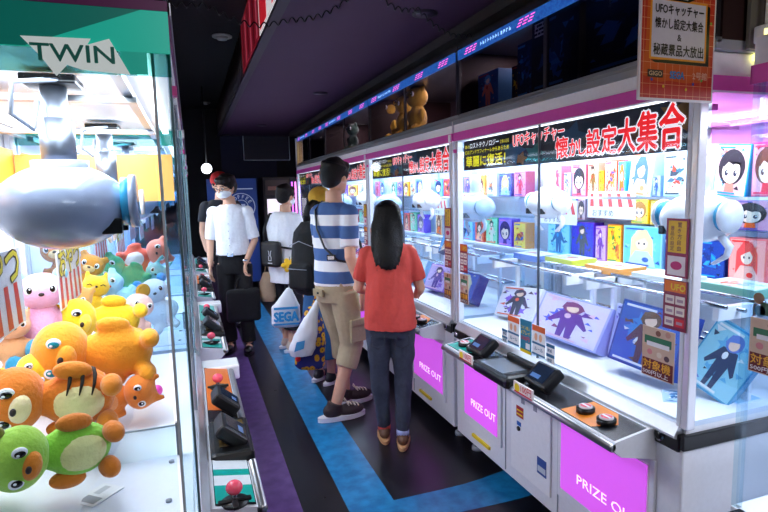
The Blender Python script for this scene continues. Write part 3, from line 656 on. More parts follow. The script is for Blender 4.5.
row([
 (2.60, 2.48, Z1, 1.70, 'face', ('#e9d7e4', '#f08aa0', '#23202c', '#7a3a5a', '#ef5a7a'), 'box with a black-haired round face, upper shelf, just under the red lettering'),
 (2.47, 2.385, Z1, 1.705, 'stand', ('#fbf4ee', '#f3c9c0', '#2a2030', '#8a6a3a', '#e84a5a'), 'narrow white box with a standing brown-clad figure, upper shelf'),
 (2.382, 2.345, Z1, 1.66, 'swirl', ('#f5c21e', '#e89a12', '#d87a10', '#f8e070', '#b84a10'), 'thin yellow box standing between two white boxes on the upper shelf'),
 (2.34, 2.25, Z1, 1.71, 'swirl', ('#ffe6e0', '#f47a5a', '#e8452f', '#f7a35a', '#4a6ad0'), 'box with red and orange splashes, upper shelf, beside a light blue box'),
 (2.245, 2.19, Z1, 1.70, 'bust', ('#9ad4ee', '#5aa9dc', '#c98a4a', '#f08a4a', '#2f6ac0'), 'light blue box with a brown-haired figure, upper shelf'),
 (2.18, 2.03, Z1, 1.735, 'bust', ('#fdfcfb', '#dfeaf2', '#5a7f8c', '#f6e6dc', '#f0b8a0'), 'large white tilted box with a long-haired figure, upper shelf', .12),
 (2.02, 1.975, Z1, 1.62, 'stand', ('#dfe6f6', '#b4c4ea', '#2f4fae', '#4a66c4', '#7a92dc'), 'little box with a dark blue figure, upper shelf'),
 (1.96, 1.83, Z1, 1.715, 'swirl', ('#f7fafc', '#cfe6ee', '#3a6f8a', '#f4766a', '#2e3a4a'), 'white box with blue speckles and a red corner, upper shelf, by the corner post'),
 (1.71, 1.56, Z1, 1.735, 'face', ('#f5e6e8', '#5ab4dc', '#2c2430', '#e9b0a8', '#3a9ad0'), 'blue-edged box with a dark-haired chibi face, upper shelf, seen through the end glass', .1),
 (1.54, 1.42, Z1, 1.73, 'face', ('#f7dfe4', '#e8a0b4', '#6a3a3a', '#d85a6a', '#e86a8a'), 'pinkish box with a round face at the right edge, upper shelf'),
 (2.83, 2.69, Z1, 1.70, 'bust', ('#f6e4ec', '#f0a8b8', '#d86a8a', '#e8d0e0', '#f06a8a'), 'pale pink box at the far end of the upper shelf in the nearest machine'),
 (2.675, 2.61, Z1, 1.66, 'swirl', ('#eef0f4', '#c4c8d6', '#8a90b0', '#e4a8a8', '#6a6a8a'), 'grey and pink box, upper shelf, second from the divider glass'),
 (2.82, 2.69, Z2, 1.512, 'stand', ('#f0e2ec', '#c8a0d8', '#5a3a6a', '#3a5ab4', '#7a3ac0'), 'box with a blue and violet figure, middle shelf'),
 (2.68, 2.56, Z2, 1.512, 'swirl', ('#d8eef0', '#8a6adc', '#2fb0a8', '#7a4ac8', '#f0d04a'), 'purple and teal splashed box, middle shelf'),
 (2.55, 2.485, Z2, 1.512, 'face', ('#e8dfe4', '#b0a0b4', '#3a3038', '#5a4a5a', '#c88a8a'), 'grey box with a dark-haired face, middle shelf, beside the striped awning card'),
 (2.15, 2.04, Z2, 1.512, 'face', ('#f6e8a0', '#f0c83a', '#c89a6a', '#f0e0c8', '#8ac06a'), 'yellow-edged box with a blond round face, middle shelf'),
 (2.03, 1.95, Z2, 1.505, 'face', ('#eee6c8', '#e0c860', '#8a6a6a', '#d8a8b8', '#e0b83a'), 'cream box with a small brown-haired face, middle shelf'),
 (2.82, 2.61, Z3, 1.378, 'stand', ('#c4e6f6', '#9ad0ec', '#2f7ab0', '#2a6fa8', '#2aa0dc'), 'light blue box with a small dark blue figure, bottom row'),
 (2.60, 2.41, Z3, 1.38, 'stand', ('#5a62c8', '#6a3ad0', '#5a5a66', '#4a525e', '#1a6ad0'), 'blue and purple box with a grey armoured figure, bottom row'),
 (2.40, 2.32, Z3, 1.365, 'stand', ('#f2e8f6', '#d8b8ec', '#8a4ac0', '#7a3ab4', '#a86ad8'), 'narrow lavender box with a purple figure, bottom row'),
 (2.31, 2.21, Z3, 1.378, 'swirl', ('#f8d63a', '#f09a2a', '#e0601a', '#f8ec8a', '#2a9a5a'), 'bright yellow and orange box, bottom row'),
 (2.20, 1.95, Z3, 1.38, 'bust', ('#a8d8f2', '#d4ecf8', '#f4eedc', '#eef4fa', '#2f6ac4'), 'wide light blue box with a white-haired figure, bottom row, beside the yellow sticker'),
 (1.94, 1.78, Z3, 1.36, 'swirl', ('#2a58b4', '#16307a', '#4a9adc', '#0e2050', '#6ac0f0'), 'dark blue box behind the round claw head, bottom row'),
 (1.77, 1.63, Z3, 1.34, 'swirl', ('#1f4fb0', '#102c74', '#3a8adc', '#182048', '#58b0ee'), 'dark blue box right of the claw head, seen through the end glass'),
 (1.62, 1.46, Z3, 1.36, 'bust', ('#fbe4e2', '#f7b4b4', '#f08a8a', '#fdf2f0', '#e85a5a'), 'pale pink and white box, bottom row, right edge'),
 (1.76, 1.64, Z2, 1.505, 'swirl', ('#e8e4f0', '#c8b8e0', '#e88a3a', '#8a5ab4', '#5a70c0'), 'pale lilac box behind the claw cable, middle shelf'),
 (1.62, 1.45, Z2, 1.512, 'face', ('#e4c8d4', '#7a6ac0', '#1c1820', '#e8722a', '#3a62c4'), 'box with a black-haired face in orange, middle shelf, right edge'),
], G1)
# on the play deck
G2 = 'boxed prizes lying on the play deck of the nearest right machine'
def deckbox(label, x, y, z, w, h, d, style, pal, rz=0, tilt=-.35, roll=0.0, side=None, g=G2):
    return prize_box(label, x, y, z, w, h, d, style, pal, rotz=-PI/2+rz, tilt=tilt, roll=roll, group=g, side=side)
deckbox('figure box with a purple and grey print, leaning, leftmost on the deck', 1.72, 2.68, .835, .33, .19, .10, 'stand', ('#e2e4f6', '#8a6ad8', '#4a4458', '#4f5466', '#e86a4a'), rz=.15, tilt=-.5, roll=-.08, side='#eef0f6')
deckbox('wide blue and violet box behind the shop cards', 1.66, 2.17, .835, .44, .22, .09, 'stand', ('#dcd2f6', '#5a6ae0', '#8a4a7a', '#6a3a9a', '#e8c0dc'), rz=.12, tilt=-.5, roll=.04, side='#a8b0f0')
deckbox('slim violet box standing upright between two blue boxes', 1.76, 1.88, .815, .14, .24, .07, 'swirl', ('#b4bcf0', '#7a6ad8', '#4a4ab0', '#e0e0fa', '#3a3a9a'), rz=.1, tilt=-.25, side='#c4c8f0')
deckbox('large deep blue box with a brown-haired figure in a purple coat', 1.64, 1.655, .85, .30, .26, .09, 'stand', ('#1f5cc8', '#2f8ae4', '#6a4a3c', '#5a2a4a', '#e8eefc'), rz=.12, tilt=-.3, roll=.06, side='#1742a0')
deckbox('pale blue box with a long blue-haired figure tipped against the glass end', 1.72, 1.43, .83, .19, .26, .06, 'stand', ('#9adcee', '#6abce6', '#6a88d4', '#3a4a6a', '#f4fafc'), rz=.25, tilt=-.3, roll=.42, side='#3aa0d0')
for k, (x, y, z, w_, c) in enumerate(((1.78, 1.44, .802, .22, '#8ac4e0'), (1.90, 1.62, .802, .2, '#4a9ac8'), (1.60, 1.42, .802, .10, '#bcd8ea'))):
    deckbox(('flat light blue box under the tipped blue-haired box', 'flat steel blue box lying on the deck behind the tipped box', 'clear-wrapped small white and blue carton by the corner post')[k], x, y, z, w_, .12, .06, 'swirl', (c, '#dceaf4', '#2a6aa0', '#f4f8fc', '#2a7ab4'), rz=.4*k, tilt=-PI/2+.02)
deckbox('white card box with grey print lying on the prize rods', 1.86, 1.80, 1.19, .26, .15, .03, 'swirl', ('#f4f4f2', '#dfe6e0', '#c8d4cc', '#e8b8a0', '#b0bcb4'), tilt=-PI/2+.03)
for k, (x, y, c, c2, wd) in enumerate(((1.86, 2.12, '#f0ecd8', '#f4a23a', 'cream'), (1.88, 2.48, '#e4f2dc', '#d8e04a', 'pale green'), (1.83, 2.72, '#e8eef8', '#6a8adc', 'pale blue'), (1.90, 1.50, '#dcecec', '#8ac4a8', 'mint'))):
    deckbox(wd + ' flat carton lying across the prize rods', x, y, 1.19, .24, .16, .035, 'swirl', (c, c2, '#e06a4a', '#7ab0d8', '#c8c8d0'), tilt=-PI/2+.03)

# second to fourth machine
CP = [('#bfe0f4', '#7ab4e4', '#2a3a6a', '#3a62b4', '#f06a6a', 'light blue'), ('#f6d8e0', '#f29ab0', '#5a2a3a', '#d84a6a', '#7a4ac0', 'pink'), ('#3a62c4', '#1d3a8c', '#f0e0b0', '#e8eefa', '#8ac4f4', 'deep blue'),
      ('#fbf6ee', '#dfe4ea', '#6a4a3a', '#e88a3a', '#3a8ac0', 'white'), ('#f6dc6a', '#f0a83a', '#7a3a1a', '#d84a2a', '#3a5ac0', 'yellow'), ('#c8b4ec', '#8a62d0', '#3a2a5a', '#5a3a9a', '#f0c0e0', 'violet'), ('#bfe8d0', '#5ab48a', '#2a4a3a', '#f4f4f0', '#e86a4a', 'mint green'), ('#f08a7a', '#d8423a', '#2a1a1a', '#fae0d0', '#3a4a9a', 'red')]
hairs = ['a face', 'a standing figure', 'a half-length figure', 'bright splashes']
NTH = ['', 'second', 'third', 'farthest']
for i in (1, 2, 3):
    y0 = 1.27+1.665*i
    rnd = random.Random(20+i)
    gi = 'boxed prizes displayed at the back of the %s right machine' % NTH[i]
    if i == 3:
        specs = [(Z1, .17, 3, 'upper'), (Z3, .19, 3, 'bottom')]
    else:
        specs = [(Z1, .17, 8, 'upper'), (Z3, .2, 8, 'bottom')]
    for zi, (zb, hh, n, sh) in enumerate(specs):
        for k in range(n):
            yy = y0+.10+(k+.5)*1.44/n; p = CP[(k+3*zi+i) % 8]; st = ('face', 'stand', 'bust', 'swirl')[(k+zi*2+i) % 4]
            prize_box('%s box with %s, %s row of the %s machine' % (p[5], {'face': 'a round face', 'stand': 'a standing figure', 'bust': 'a half-length figure', 'swirl': 'bright splashes'}[st], sh, NTH[i]),
                      XB, yy, zb, 1.44/n*rnd.uniform(.72, .93), hh*rnd.uniform(.85, 1), .07, st, p[:5], group=gi)
    if i < 3:
        gd = 'boxed prizes on the play deck of the %s right machine' % NTH[i]
        for k in range(3):
            p = CP[(k*3+i+1) % 8]
            deckbox('%s box leaning on the play deck of the %s machine' % (p[5], NTH[i]), 1.68, y0+.35+k*.42, .835, .28, .2, .08, ('bust', 'stand', 'swirl')[k], p[:5], rz=.12, tilt=-.45, g=gd)
deckbox('bright blue box held tilted on the rods beside the coral-shirted woman', 1.66, 3.42, 1.17, .24, .15, .05, 'bust', ('#2a8adc', '#1a5ab4', '#6a4a3a', '#e8b890', '#bfe4fa'), rz=.1, tilt=-.5, roll=-.3, g=None, side='#1a3a6a')

# ------------------------------------------------------------------ display cases on top of the right row
def led_mat():
    m = bpy.data.materials.new('led_ticker'); m.use_nodes = True; nt = m.node_tree; b = nt.nodes['Principled BSDF']
    tc = nt.nodes.new('ShaderNodeTexCoord'); mp = nt.nodes.new('ShaderNodeMapping'); mp.inputs['Scale'].default_value = (90, 1, 90)
    n = nt.nodes.new('ShaderNodeTexVoronoi'); n.inputs['Scale'].default_value = 1
    nt.links.new(tc.outputs['Object'], mp.inputs[0]); nt.links.new(mp.outputs[0], n.inputs['Vector'])
    cr = nt.nodes.new('ShaderNodeValToRGB'); cr.color_ramp.elements[0].color = lin('#3a8cf0'); cr.color_ramp.elements[1].color = lin('#1846b8')
    nt.links.new(n.outputs['Distance'], cr.inputs[0]); nt.links.new(cr.outputs[0], b.inputs['Emission Color']); b.inputs['Base Color'].default_value = lin('#0a1c50')
    b.inputs['Emission Strength'].default_value = .38; return m
LEDB = led_mat(); FRAME = mat('#37343c', .35, .4)
dl = ['dark glass display case above the nearest right machine, big navy boxes inside', 'dark glass display case above the second right machine, two gold plush figures inside',
      'dark glass display case above the third right machine, gold and dark green plush figures inside', 'farthest dark glass display case of the right row, red and white doll inside']
for i in range(4):
    y1 = 2.91+1.665*i
    t = thing('display_case', dl[i], 'display case', (1.50, y1, 1.976), -PI/2, 'display cases on top of the right machines')
    c = MB(); c.box((.0, .0, 0.0), (W+.02, .80, .03), GREY, .003); c.box((0, .0, .385), (W+.02, .80, .42), FRAME); c.box((0, .78, .03), (W+.02, .80, .385), mat('#3e3340', .6)); c.build('case_frame', t); MB().box((W+.005, .02, .03), (W+.02, .78, .385), mat('#2a0e14', .6)).build('end_board', t, label='dark red end board')
    c = MB(); c.box((0, .0, .02), (W+.02, .02, .035), ALU); c.build('sill', t)
    for a, b in ((.02, W/2-.01), (W/2+.01, W)):
        MB().box((a, .006, .03), (b, .012, .385), SMOKE).build('case_glass', t)
    area('case_fill_light', (W/2, .35, .375), (W-.2, .2), 8, (1, .85, .75), (0, 0, 0), t)  # added fill that brightens the case interior, no lamp known there
    for x in (.006, W/2, W+.006): MB().box((x-.010, .0, .03), (x+.010, .016, .385), FRAME).build('case_post', t)
    c = MB(); c.box((.02, -.012, .335), (W, -.002, .387), LEDB); tk = c.build('led_ticker', t, label='blue LED ticker strip')
    g = MB(); MG = mat('#ff5ac8', .4, emit=1.1); LB = mat('#9ac8ff', .4, emit=.8)
    for (xa, k) in ((.10, 0), (.62, 1), (1.05, 0), (1.42, 1)):
        for r_ in range(3):
            x = xa
            for q in range(3): g.poly([(x+q*.045+r_*.01, .346+r_*.012), (x+q*.045+.032+r_*.01, .346+r_*.012), (x+q*.045+.036+r_*.01, .351+r_*.012), (x+q*.045+.004+r_*.01, .351+r_*.012)], (0, -.0125, 0), UX, UZ, MG, .0003)
    rr = random.Random(i)
    for q in range(12):
        x = .28+q*.025; g.poly(rect(x, .352, x+.006, .370), (0, -.0125, 0), UX, UZ, LB, .0003)
        g.poly(rect(x, .352+.006*rr.randint(0, 2), x+.016, .357+.006*rr.randint(0, 2)), (0, -.0125, 0), UX, UZ, LB, .0004)
    g.build('ticker_lights', tk)
def case_box(label, y, w, h, x, pal, style, d=.25, z=2.031): prize_box(label, x, y, z, w, h, d, style, pal, group='boxes in the display cases', side=pal[0])
case_box('blue box with a small pale figure and red base in the display case', 2.78, .22, .20, 1.62, ('#3a6a9c', '#2a4a7a', '#8ac0e0', '#e8b0a0', '#c04a3a'), 'stand', .2)
case_box('black and yellow box in the display case beside the tall navy box', 2.55, .10, .19, 1.66, ('#1a1620', '#3a1a20', '#e0c030', '#c8a020', '#8a2a20'), 'swirl', .2)
case_box('tall narrow navy box in the display case', 2.42, .13, .27, 1.62, ('#0e1c3c', '#12305a', '#3a6aa0', '#1c4a7a', '#5a9ac8'), 'swirl', .2)
case_box('big black-blue box with a white sticker, left of the two in the display case', 2.16, .34, .33, 1.60, ('#0a1020', '#10203c', '#2a5a8a', '#122a4a', '#3a7aa8'), 'swirl', .3)
case_box('big black-blue box nearest the front in the display case', 1.72, .46, .33, 1.60, ('#090d1a', '#0e1c36', '#2a5a8a', '#101c34', '#2f6a98'), 'swirl', .3)
s = MB(); s.box((1.594, 2.21, 2.285), (1.596, 2.30, 2.345), mat('#cfd2d6', .4))
for b, wds in enumerate(((.03, .02, .02), (.05, .02), (.02, .04))):
    q = 2.217
    for w_ in wds: s.box((1.593, q, 2.292+b*.018), (1.5942, q+w_, 2.302+b*.018), BLACK); q += w_+.006
tag(s.build('white_sticker'), 'white sticker with black marks on the big black-blue box', 'sticker')

def plush_blob(parts, mtl, name, parent, voxel=.009, wr=.002):
    mb = MB()
    for c, r in parts: mb.ell(c, r, mtl, seg=18, rings=12)
    return blob(mb, name, parent, voxel, 3, wr, 18, mtl)
FUR = {}
def fur(c): return mat(c, .9, bump=.5, scale=90, sheen=.3, vary=.08)
def plush(name, label, loc, rot, s, body, head=None, belly=None, limb=None, ear='round', earc=None, muzzle=None, tail=None, stripes=None, eye='#101010', group=None, cat='stuffed animal', nose='#2a1a1a', closed=False):
    """generic stuffed animal: z up, face to -y; s = overall height"""
    t = thing(name, label, cat, (0, 0, 0), 0, group)
    b = fur(body)
    P = [((0, 0, .30), (.21, .18, .25)), ((0, 0, .50), (.13, .12, .10))]
    L = fur(limb) if limb else b
    arms = [((sx*.22, -.04, .36), (.07, .07, .13)) for sx in (-1, 1)] + [((sx*.14, -.14, .10), (.08, .12, .075)) for sx in (-1, 1)]
    H = [((0, -.01, .70), (.24, .21, .20))]
    if ear == 'round': E = [((sx*.19, .0, .87), (.075, .045, .075)) for sx in (-1, 1)]
    elif ear == 'long': E = [((sx*.12, .02, .98), (.055, .035, .17)) for sx in (-1, 1)]
    elif ear == 'point': E = [((sx*.15, 0, .88), (.06, .04, .11)) for sx in (-1, 1)]
    elif ear == 'leaf': E = [((0, .02, .95), (.12, .04, .12))]
    else: E = []
    sc = lambda q: [(V(c)*s, tuple(x*s for x in r)) for c, r in q]
    plush_blob(sc(P + ([] if limb else arms)), b, 'body', t, .011)
    plush_blob(sc(H + ([] if earc else E)), fur(head) if head else b, 'head', t, .011)
    if earc and E:
        for c, r in sc(E): MB().ell(c, r, fur(earc)).build('ear', t)
    if limb:
        for k, (c, r) in enumerate(sc(arms)): MB().ell(c, r, L).build('arm' if k < 2 else 'foot', t)
    if belly: MB().ell(V((0, -.06, .30))*s, (.16*s, .14*s, .19*s), fur(belly)).build('belly_patch', t)
    if muzzle: MB().ell(V((0, -.16, .66))*s, (.11*s, .09*s, .075*s), fur(muzzle)).build('muzzle', t)
    for sx in (-1, 1):
        e = MB()
        if closed: e.tube([V((sx*.11-.04, -.205, .71))*s, V((sx*.11, -.215, .735))*s, V((sx*.11+.04, -.205, .71))*s], .008*s, mat('#1a1010', .4), 6)
        else:
            e.ell(V((sx*.11, -.185, .74))*s, (.042*s, .022*s, .05*s), mat('#fbfbfb', .2)); e.ell(V((sx*.105, -.200, .74))*s, (.026*s, .014*s, .036*s), mat(eye, .12)); e.ell(V((sx*.10, -.212, .755))*s, (.009*s, .006*s, .011*s), WHITE)
        e.build('eye', t)
    MB().ell(V((0, -.245 if muzzle else -.215, .69))*s, (.028*s, .02*s, .02*s), mat(nose, .4)).build('nose', t)
    if tail: MB().tube([V((0, .14, .14))*s, V((.04, .30, .16))*s, V((.10, .38, .30))*s, V((.08, .36, .42))*s], [.05*s, .06*s, .055*s, .02*s], fur(tail), 12).build('tail', t)
    if stripes:
        for k in range(3):
            z = .22+k*.08; MB().tube([V((sx_*math.cos(a)*.222, math.sin(a)*.195, z+.01*math.sin(3*a)))*s for sx_, a in ((1, -1.2), (1, -.8), (1, -.4), (1, 0), (1, .4), (1, .8))], [.004*s, .012*s, .014*s, .014*s, .012*s, .004*s], mat(stripes, .8), 8).build('stripe', t)
    t.matrix_world = Matrix.Translation(loc) @ Euler(rot).to_matrix().to_4x4() @ Matrix.Translation((0, 0, -.45*s))
    return t
GP = 'stuffed animals heaped in the nearest left machine'
R_ = math.radians
pl = [
 ('green stuffed animal lying on its side with orange paws, lowest at the front', (-.355, 1.50, .955), (R_(15), R_(-80), R_(12)), .33, dict(body='#8fd83a', head='#a9dc4a', belly='#f2f0a0', limb='#e8811c', muzzle='#ee8a1e', ear='round', earc='#8a7a24')),
 ('orange striped stuffed animal with a cream belly behind the green one', (-.41, 1.78, 1.00), (R_(15), R_(-80), R_(-5)), .40, dict(body='#ee7f14', head='#ee7f14', belly='#fbe9a8', muzzle='#fbe6b0', stripes='#20160e', limb='#f08a1a', tail='#ee7f14')),
 ('big golden orange stuffed animal lying on its back with a blue-green eye', (-.33, 2.04, 1.06), (R_(8), R_(-82), R_(0)), .44, dict(body='#f7a118', head='#f7a01a', muzzle='#f9ab2a', eye='#1a8a9a', ear='none', tail='#ee8a18')),
 ('bright yellow stuffed animal lying across the golden orange one', (-.36, 2.37, 1.10), (R_(10), R_(-80), R_(10)), .36, dict(body='#fbd91c', head='#fbd91c', ear='long', earc='#f2d21a', muzzle='#fde24a', limb='#f8c41a')),
 ('round pink stuffed animal sitting upright with a light blue heart bow', (-.54, 2.30, 1.16), (0, 0, R_(12)), .34, dict(body='#f6b6dc', head='#f4bce0', ear='round', earc='#9ad8ec', closed=False)),
 ('orange stuffed animal lying by the clear chute guard', (-.265, 1.99, .91), (R_(10), R_(80), R_(0)), .26, dict(body='#f2852a', ear='point', belly='#f6a66a')),
 ('pale pink round stuffed animal at the back right of the heap', (-.27, 2.66, 1.03), (0, R_(20), R_(20)), .27, dict(body='#f8c9bc', head='#f8cdc2', ear='leaf', earc='#b08a2a')),
 ('light blue stuffed animal with a red nose behind the pale pink one', (-.34, 2.86, 1.12), (0, R_(-40), R_(0)), .26, dict(body='#8ecdf0', head='#9ad4f2', nose='#d8402a', ear='round')),
 ('small yellow stuffed animal with closed eyes behind the long yellow one', (-.44, 2.74, 1.12), (R_(-10), R_(10), R_(10)), .25, dict(body='#fbd02a', head='#fad02c', closed=True, ear='point')),
 ('amber stuffed animal high in the heap under the pennant card', (-.50, 2.95, 1.20), (0, R_(25), 0), .26, dict(body='#f09a22', muzzle='#f8d08a', ear='round')),
 ('green stuffed animal high at the back of the heap', (-.36, 3.3, 1.16), (0, R_(-60), 0), .30, dict(body='#4cba7c', head='#58c488', ear='round')),
 ('coral red stuffed animal with white stripes at the very back', (-.29, 3.62, 1.22), (0, R_(75), 0), .34, dict(body='#f0654a', head='#f28a72', ear='round', belly='#fae4da')),
 ('cream white stuffed animal with blue bow ears beside the glass', (-.19, 3.02, 1.02), (0, R_(-15), R_(10)), .32, dict(body='#f6f4f0', head='#f8f6f2', ear='round', earc='#4aa8e0')),
 ('teal blue ball-shaped stuffed animal under the pink one', (-.57, 2.18, 1.0), (R_(-30), R_(40), 0), .24, dict(body='#2a8cb0', head='#2f94b8', ear='none')),
 ('tan stuffed animal with a small face at the left edge', (-.62, 2.22, 1.08), (0, 0, R_(20)), .24, dict(body='#e8a874', head='#f0b488', ear='round')),
 ('lemon yellow stuffed animal at the left edge under the tan one', (-.56, 1.98, 1.0), (0, R_(60), 0), .26, dict(body='#fbd52a', head='#fbd52a', ear='long')),
 ('brown-orange stuffed animal behind the pink one', (-.60, 2.98, 1.26), (0, R_(-10), 0), .32, dict(body='#d9803a', head='#dd8a44', muzzle='#f4d4a0', ear='round')),
 ('peach stuffed animal between the pink and the amber ones', (-.52, 2.62, 1.10), (0, R_(30), 0), .27, dict(body='#f6b65a', head='#f8be6a', ear='point')),
 ('mint blue stuffed animal beside the green one', (-.25, 3.34, 1.10), (0, R_(40), 0), .26, dict(body='#8ad8d0', head='#94dcd6', ear='long')),
]
for lb, loc, rot, s_, kw in pl: plush('stuffed_animal', lb, loc, rot, s_, group=GP, **kw)
# gold and red dolls in the display cases
GD = 'plush figures in the dark display cases'
plush('stuffed_animal', 'gold plush figure farthest from the camera, left of the display case post', (1.70, 4.66, 2.19), (0, 0, R_(-60)), .40, body='#d8a83a', head='#d8a83a', ear='round', eye='#050505', group=GD)
plush('stuffed_animal', 'gold plush figure nearest the camera of the three in the display cases', (1.70, 3.98, 2.19), (0, 0, R_(-80)), .40, body='#b88c30', head='#b88c30', ear='round', eye='#050505', group=GD)
plush('stuffed_animal', 'tilted gold plush figure in the middle of the three gold ones', (1.72, 4.30, 2.19), (0, R_(14), R_(-95)), .38, body='#cfa038', head='#cfa038', ear='round', eye='#050505', group=GD)
plush('stuffed_animal', 'red and white doll with a green cap in the far display case', (1.72, 6.75, 2.20), (0, 0, R_(-70)), .34, body='#b02a2a', head='#d8d0c8', belly='#e8e4e0', ear='leaf', earc='#2a7a3a', group=GD)
plush('stuffed_animal', 'dark green plush in the third display case from the front', (1.74, 5.9, 2.18), (0, 0, R_(-70)), .32, body='#1f3a34', head='#28443c', ear='round', group=GD)

# loose candy-pink token and info card on the left play deck
tag(MB().ell((-.17, 2.25, .825), (.022, .022, .022), mat('#f04ab0', .3)).build('bouncy_ball'), 'small hot pink ball on the white deck behind the clear guard', 'ball')
c = MB(); c.box((-.05, -.035, 0), (.05, .035, .001), mat('#e8edf2', .4)); c.poly(rect(-.04, -.025, -.01, .025), (0, 0, .0011), (1, 0, 0), (0, 1, 0), GREY, .0002); c.poly(rect(.0, .0, .04, .02), (0, 0, .0011), (1, 0, 0), (0, 1, 0), mat('#b8c2cc', .4), .0002)
tag(c.build('info_card'), 'small grey card lying on the white deck below the green stuffed animal', 'card', None, (-.275, 1.53, .805), (0, 0, R_(50)))

# ------------------------------------------------------------------ people
SKIN = mat('#dba98c', .5, vary=.05, scale=20); HAIRM = mat('#070606', .5, bump=.5, scale=120, spec=.3)
def hand(mb, wr, d, side, palm, curl=.5, s=1.0, m=SKIN):
    """wrist point, direction of the hand, direction towards the thumb, direction the palm faces"""
    wr, d = V(wr), V(d).normalized(); side = V(side); side = (side - d*side.dot(d)).normalized(); palm = d.cross(side) * (1 if d.cross(side).dot(V(palm)) > 0 else -1)
    mx = Matrix((side, palm, d)).transposed()
    mb.ell(wr + d*.045*s, (.040*s, .016*s, .052*s), m, mx, 14, 10)
    for k, (o, L) in enumerate(((.030, .072), (.010, .080), (-.011, .074), (-.031, .058))):
        b = wr + d*.080*s + side*o*s*1.08; a = curl
        p1 = b + (d*math.cos(a*.5)+palm*math.sin(a*.5))*L*.45*s; p2 = p1 + (d*math.cos(a*1.3)+palm*math.sin(a*1.3))*L*.33*s; p3 = p2 + (d*math.cos(a*2)+palm*math.sin(a*2))*L*.26*s
        mb.tube([b - d*.02*s, b, p1, p2, p3], [.009*s, .0095*s, .0088*s, .008*s, .0065*s], m, 8)
    b = wr + d*.025*s + side*.032*s
    mb.tube([wr + d*.015*s + side*.015*s, b, b + (side*.5+d*.8+palm*.3)*.034*s, b + (side*.45+d*1.4+palm*.7)*.046*s], [.013*s, .0125*s, .010*s, .007*s], m, 8)

